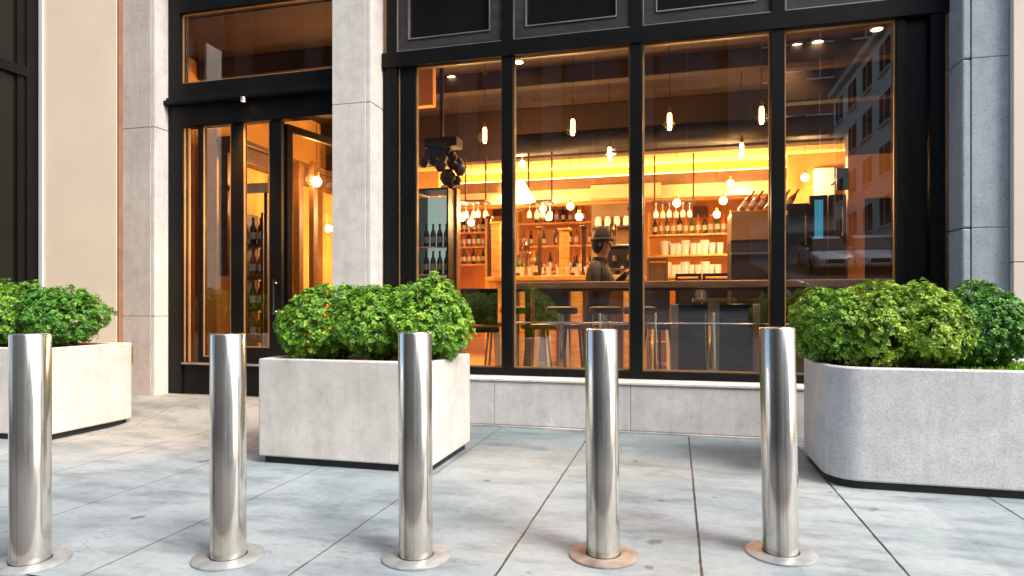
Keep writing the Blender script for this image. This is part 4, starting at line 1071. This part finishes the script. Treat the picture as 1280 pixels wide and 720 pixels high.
block('brick_building', 'dark brick building across the street facing the shop', -30, 2.2, -26, -14.5, 0, 19, darkb, 9, 3, 5, z_first=1.5)
bk = [o for o in C.objects if o.name.startswith('brick_building')][0]
for k in range(10): MB().box(-29.9+k*3.53, -29.1+k*3.53, -14.49, -14.15, -.1, 18.9).build('pilaster', M['stripe_and_frame'], bk, .03)  # pilasters added to put upright stripes into the bollard reflections
block('grey_building', 'dark grey stone building at the top of the hill street', -14, 44, -78, -64, 8, 40, greyb, 13, 2, 8)
block('stone_building', 'pale stone building across the street to the right', 14, 40, -26, -13.5, 0, 11, M['pillar_pale'], 7, 3, 3, z_first=1.5)

def car(label, loc, rz, paint, pitch=0, group='cars parked across the street'):
    t = thing('parked_car', label, 'car', loc, rz, group)
    # loft of cross sections along the length (x), front at +x
    secs = [(-2.15,.38,.78,.70), (-2.05,.30,.95,.82), (-1.5,.22,1.0,.88), (-.6,.20,1.0,.90), (.5,.20,.98,.90), (1.3,.22,.92,.88), (1.95,.28,.80,.80), (2.15,.36,.66,.66)]
    V = []; Fc = []; n = 10
    for x, zb, zt, w in secs:
        prof = [(-w*.9,zb), (-w,zb+.12), (-w,zt-.18), (-w*.93,zt-.05), (-w*.75,zt), (w*.75,zt), (w*.93,zt-.05), (w,zt-.18), (w,zb+.12), (w*.9,zb)]
        V += [(x, y, z) for y, z in prof]
    for s in range(len(secs)-1):
        for i in range(n): Fc.append((s*n+i, s*n+(i+1) % n, (s+1)*n+(i+1) % n, (s+1)*n+i))
    Fc += [tuple(range(n))[::-1], tuple(range((len(secs)-1)*n, len(secs)*n))]
    MB().add(V, Fc, True).build('body', paint, t)
    V = []; cs = [(-1.75,.97,.76), (-1.15,1.40,.60), (-.2,1.45,.60), (.35,1.40,.60), (1.05,.97,.76)]
    lower = [(-.80), ]
    for x, z, w in cs: V += [(x, -w, z), (x, w, z)]
    base = [(-1.75,-.80,.94), (-1.75,.80,.94), (1.05,-.80,.94), (1.05,.80,.94)]
    m = MB(); m.add(V, [(2*i, 2*i+1, 2*i+3, 2*i+2) for i in range(4)])
    for sgn, o in ((-1, 0), (1, 1)):
        m.add([(x, sgn*w, z) for x, z, w in cs]+[(1.05, sgn*.82, .94), (-1.75, sgn*.82, .94)], [tuple(range(7))])
    m.build('windows', M['carglass'], t)
    MB().add([(-1.12,-.61,1.41), (-1.12,.61,1.41), (-.2,.61,1.465), (-.2,-.61,1.465), (.33,.61,1.41), (.33,-.61,1.41)], [(0,3,2,1), (3,5,4,2)]).build('roof', paint, t)
    for sx in (-1.35, 1.35):
        for sy in (-.82, .82):
            w = MB().tube((sx, sy-.1, .32), (sx, sy+.1, .32), .32, seg=24).build('wheel', M['tyre'], t)
            MB().tube((sx, sy-.11 if sy < 0 else sy+.08, .32), (sx, sy-.08 if sy < 0 else sy+.11, .32), .2, seg=20).build('rim', M['rim'], w)
    for sy in (-.58, .58):
        MB().sphere((2.06, sy, .66), .12, sc=(.6,1.5,.7)).build('headlight', M['white'], t)
        MB().sphere((.75, sy*1.55, 1.0), .09, sc=(.6,1,.8)).build('mirror', paint, t)
    MB().box(2.08, 2.17, -.38, .38, .50, .68).build('grille', M['darkin'], t, .02)
    MB().box(2.0, 2.20, -.72, .72, .33, .45).build('bumper', M['bead'], t, .04)
    t.rotation_euler = (0, -pitch, rz); t.rotation_mode = 'XYZ'
    return t
pw = simple('white_car_paint', (.9,.9,.9), .2, vary=.02); pk = simple('black_car_paint', (.015,.015,.018), .12, vary=.1); ps = simple('silver_car_paint', (.75,.76,.77), .25, .2, vary=.05); pr = simple('red_car_paint', (.35,.03,.02), .2)
def refl(px, d):   # place for something reflected at pixel px with total path d
    a = math.atan((px-640)/F)-YAW; return math.tan(a)*d, 2*YG-d
for px, d, rz, paint, lab in ((1030, 33, PI/2, ps, 'silver car parked nose on, left of three in the fourth pane reflection'),
                              (1082, 33, PI/2, pw, 'white car parked nose on beside the silver one up the hill'),
                              (1115, 33, PI/2+.2, pw, 'white car turned slightly, nearest the right end post reflection'),
                              (925, 24, 0, pk, 'black car parked side on across the street, reflected in the third pane')):
    X, Y = refl(px, d); pitch = math.atan(.19) if rz else 0
    c = car(lab, (X, Y, hz(Y)), rz, paint)
    # stand on the slope
    if rz:
        R = Matrix.Rotation(-math.atan(.19), 4, 'X') @ Matrix.Rotation(rz, 4, 'Z')
        c.rotation_euler = R.to_euler()
        c.location = (X, Y, hz(Y)+.02)

# ------------------------------------------------------------------ daylight
SUN_EL, SUN_AZ = 48, 116      # azimuth from +Y clockwise (towards +X)
w = bpy.data.worlds.new('World'); bpy.context.scene.world = w; w.use_nodes = True
nt = w.node_tree; bg = nt.nodes['Background']; sky = nt.nodes.new('ShaderNodeTexSky'); sky.sky_type = 'NISHITA'; sky.sun_disc = False
sky.sun_elevation = math.radians(SUN_EL); sky.sun_rotation = math.radians(SUN_AZ); sky.air_density = 1; sky.dust_density = 3; sky.ozone_density = .6
nt.links.new(sky.outputs[0], bg.inputs[0]); bg.inputs[1].default_value = .13
L = bpy.data.lights.new('sun', 'SUN'); L.energy = 1.35; L.angle = math.radians(22); L.color = (1,.97,.93)
so = bpy.data.objects.new('sun', L); C.objects.link(so)
el, az = math.radians(SUN_EL), math.radians(SUN_AZ)
dirv = Vector((math.sin(az)*math.cos(el), math.cos(az)*math.cos(el), math.sin(el)))   # towards the sun
so.rotation_euler = (-dirv).to_track_quat('-Z', 'Y').to_euler()

s = bpy.context.scene
s.view_settings.view_transform = 'Standard'; s.view_settings.look = 'None'; s.view_settings.exposure = 1.3; s.view_settings.gamma = 1
s.cycles.use_denoising = True; s.cycles.max_bounces = 8; s.cycles.transparent_max_bounces = 16; s.cycles.caustics_reflective = False; s.cycles.caustics_refractive = False
s.cycles.sample_clamp_indirect = 6; s.cycles.use_light_tree = True
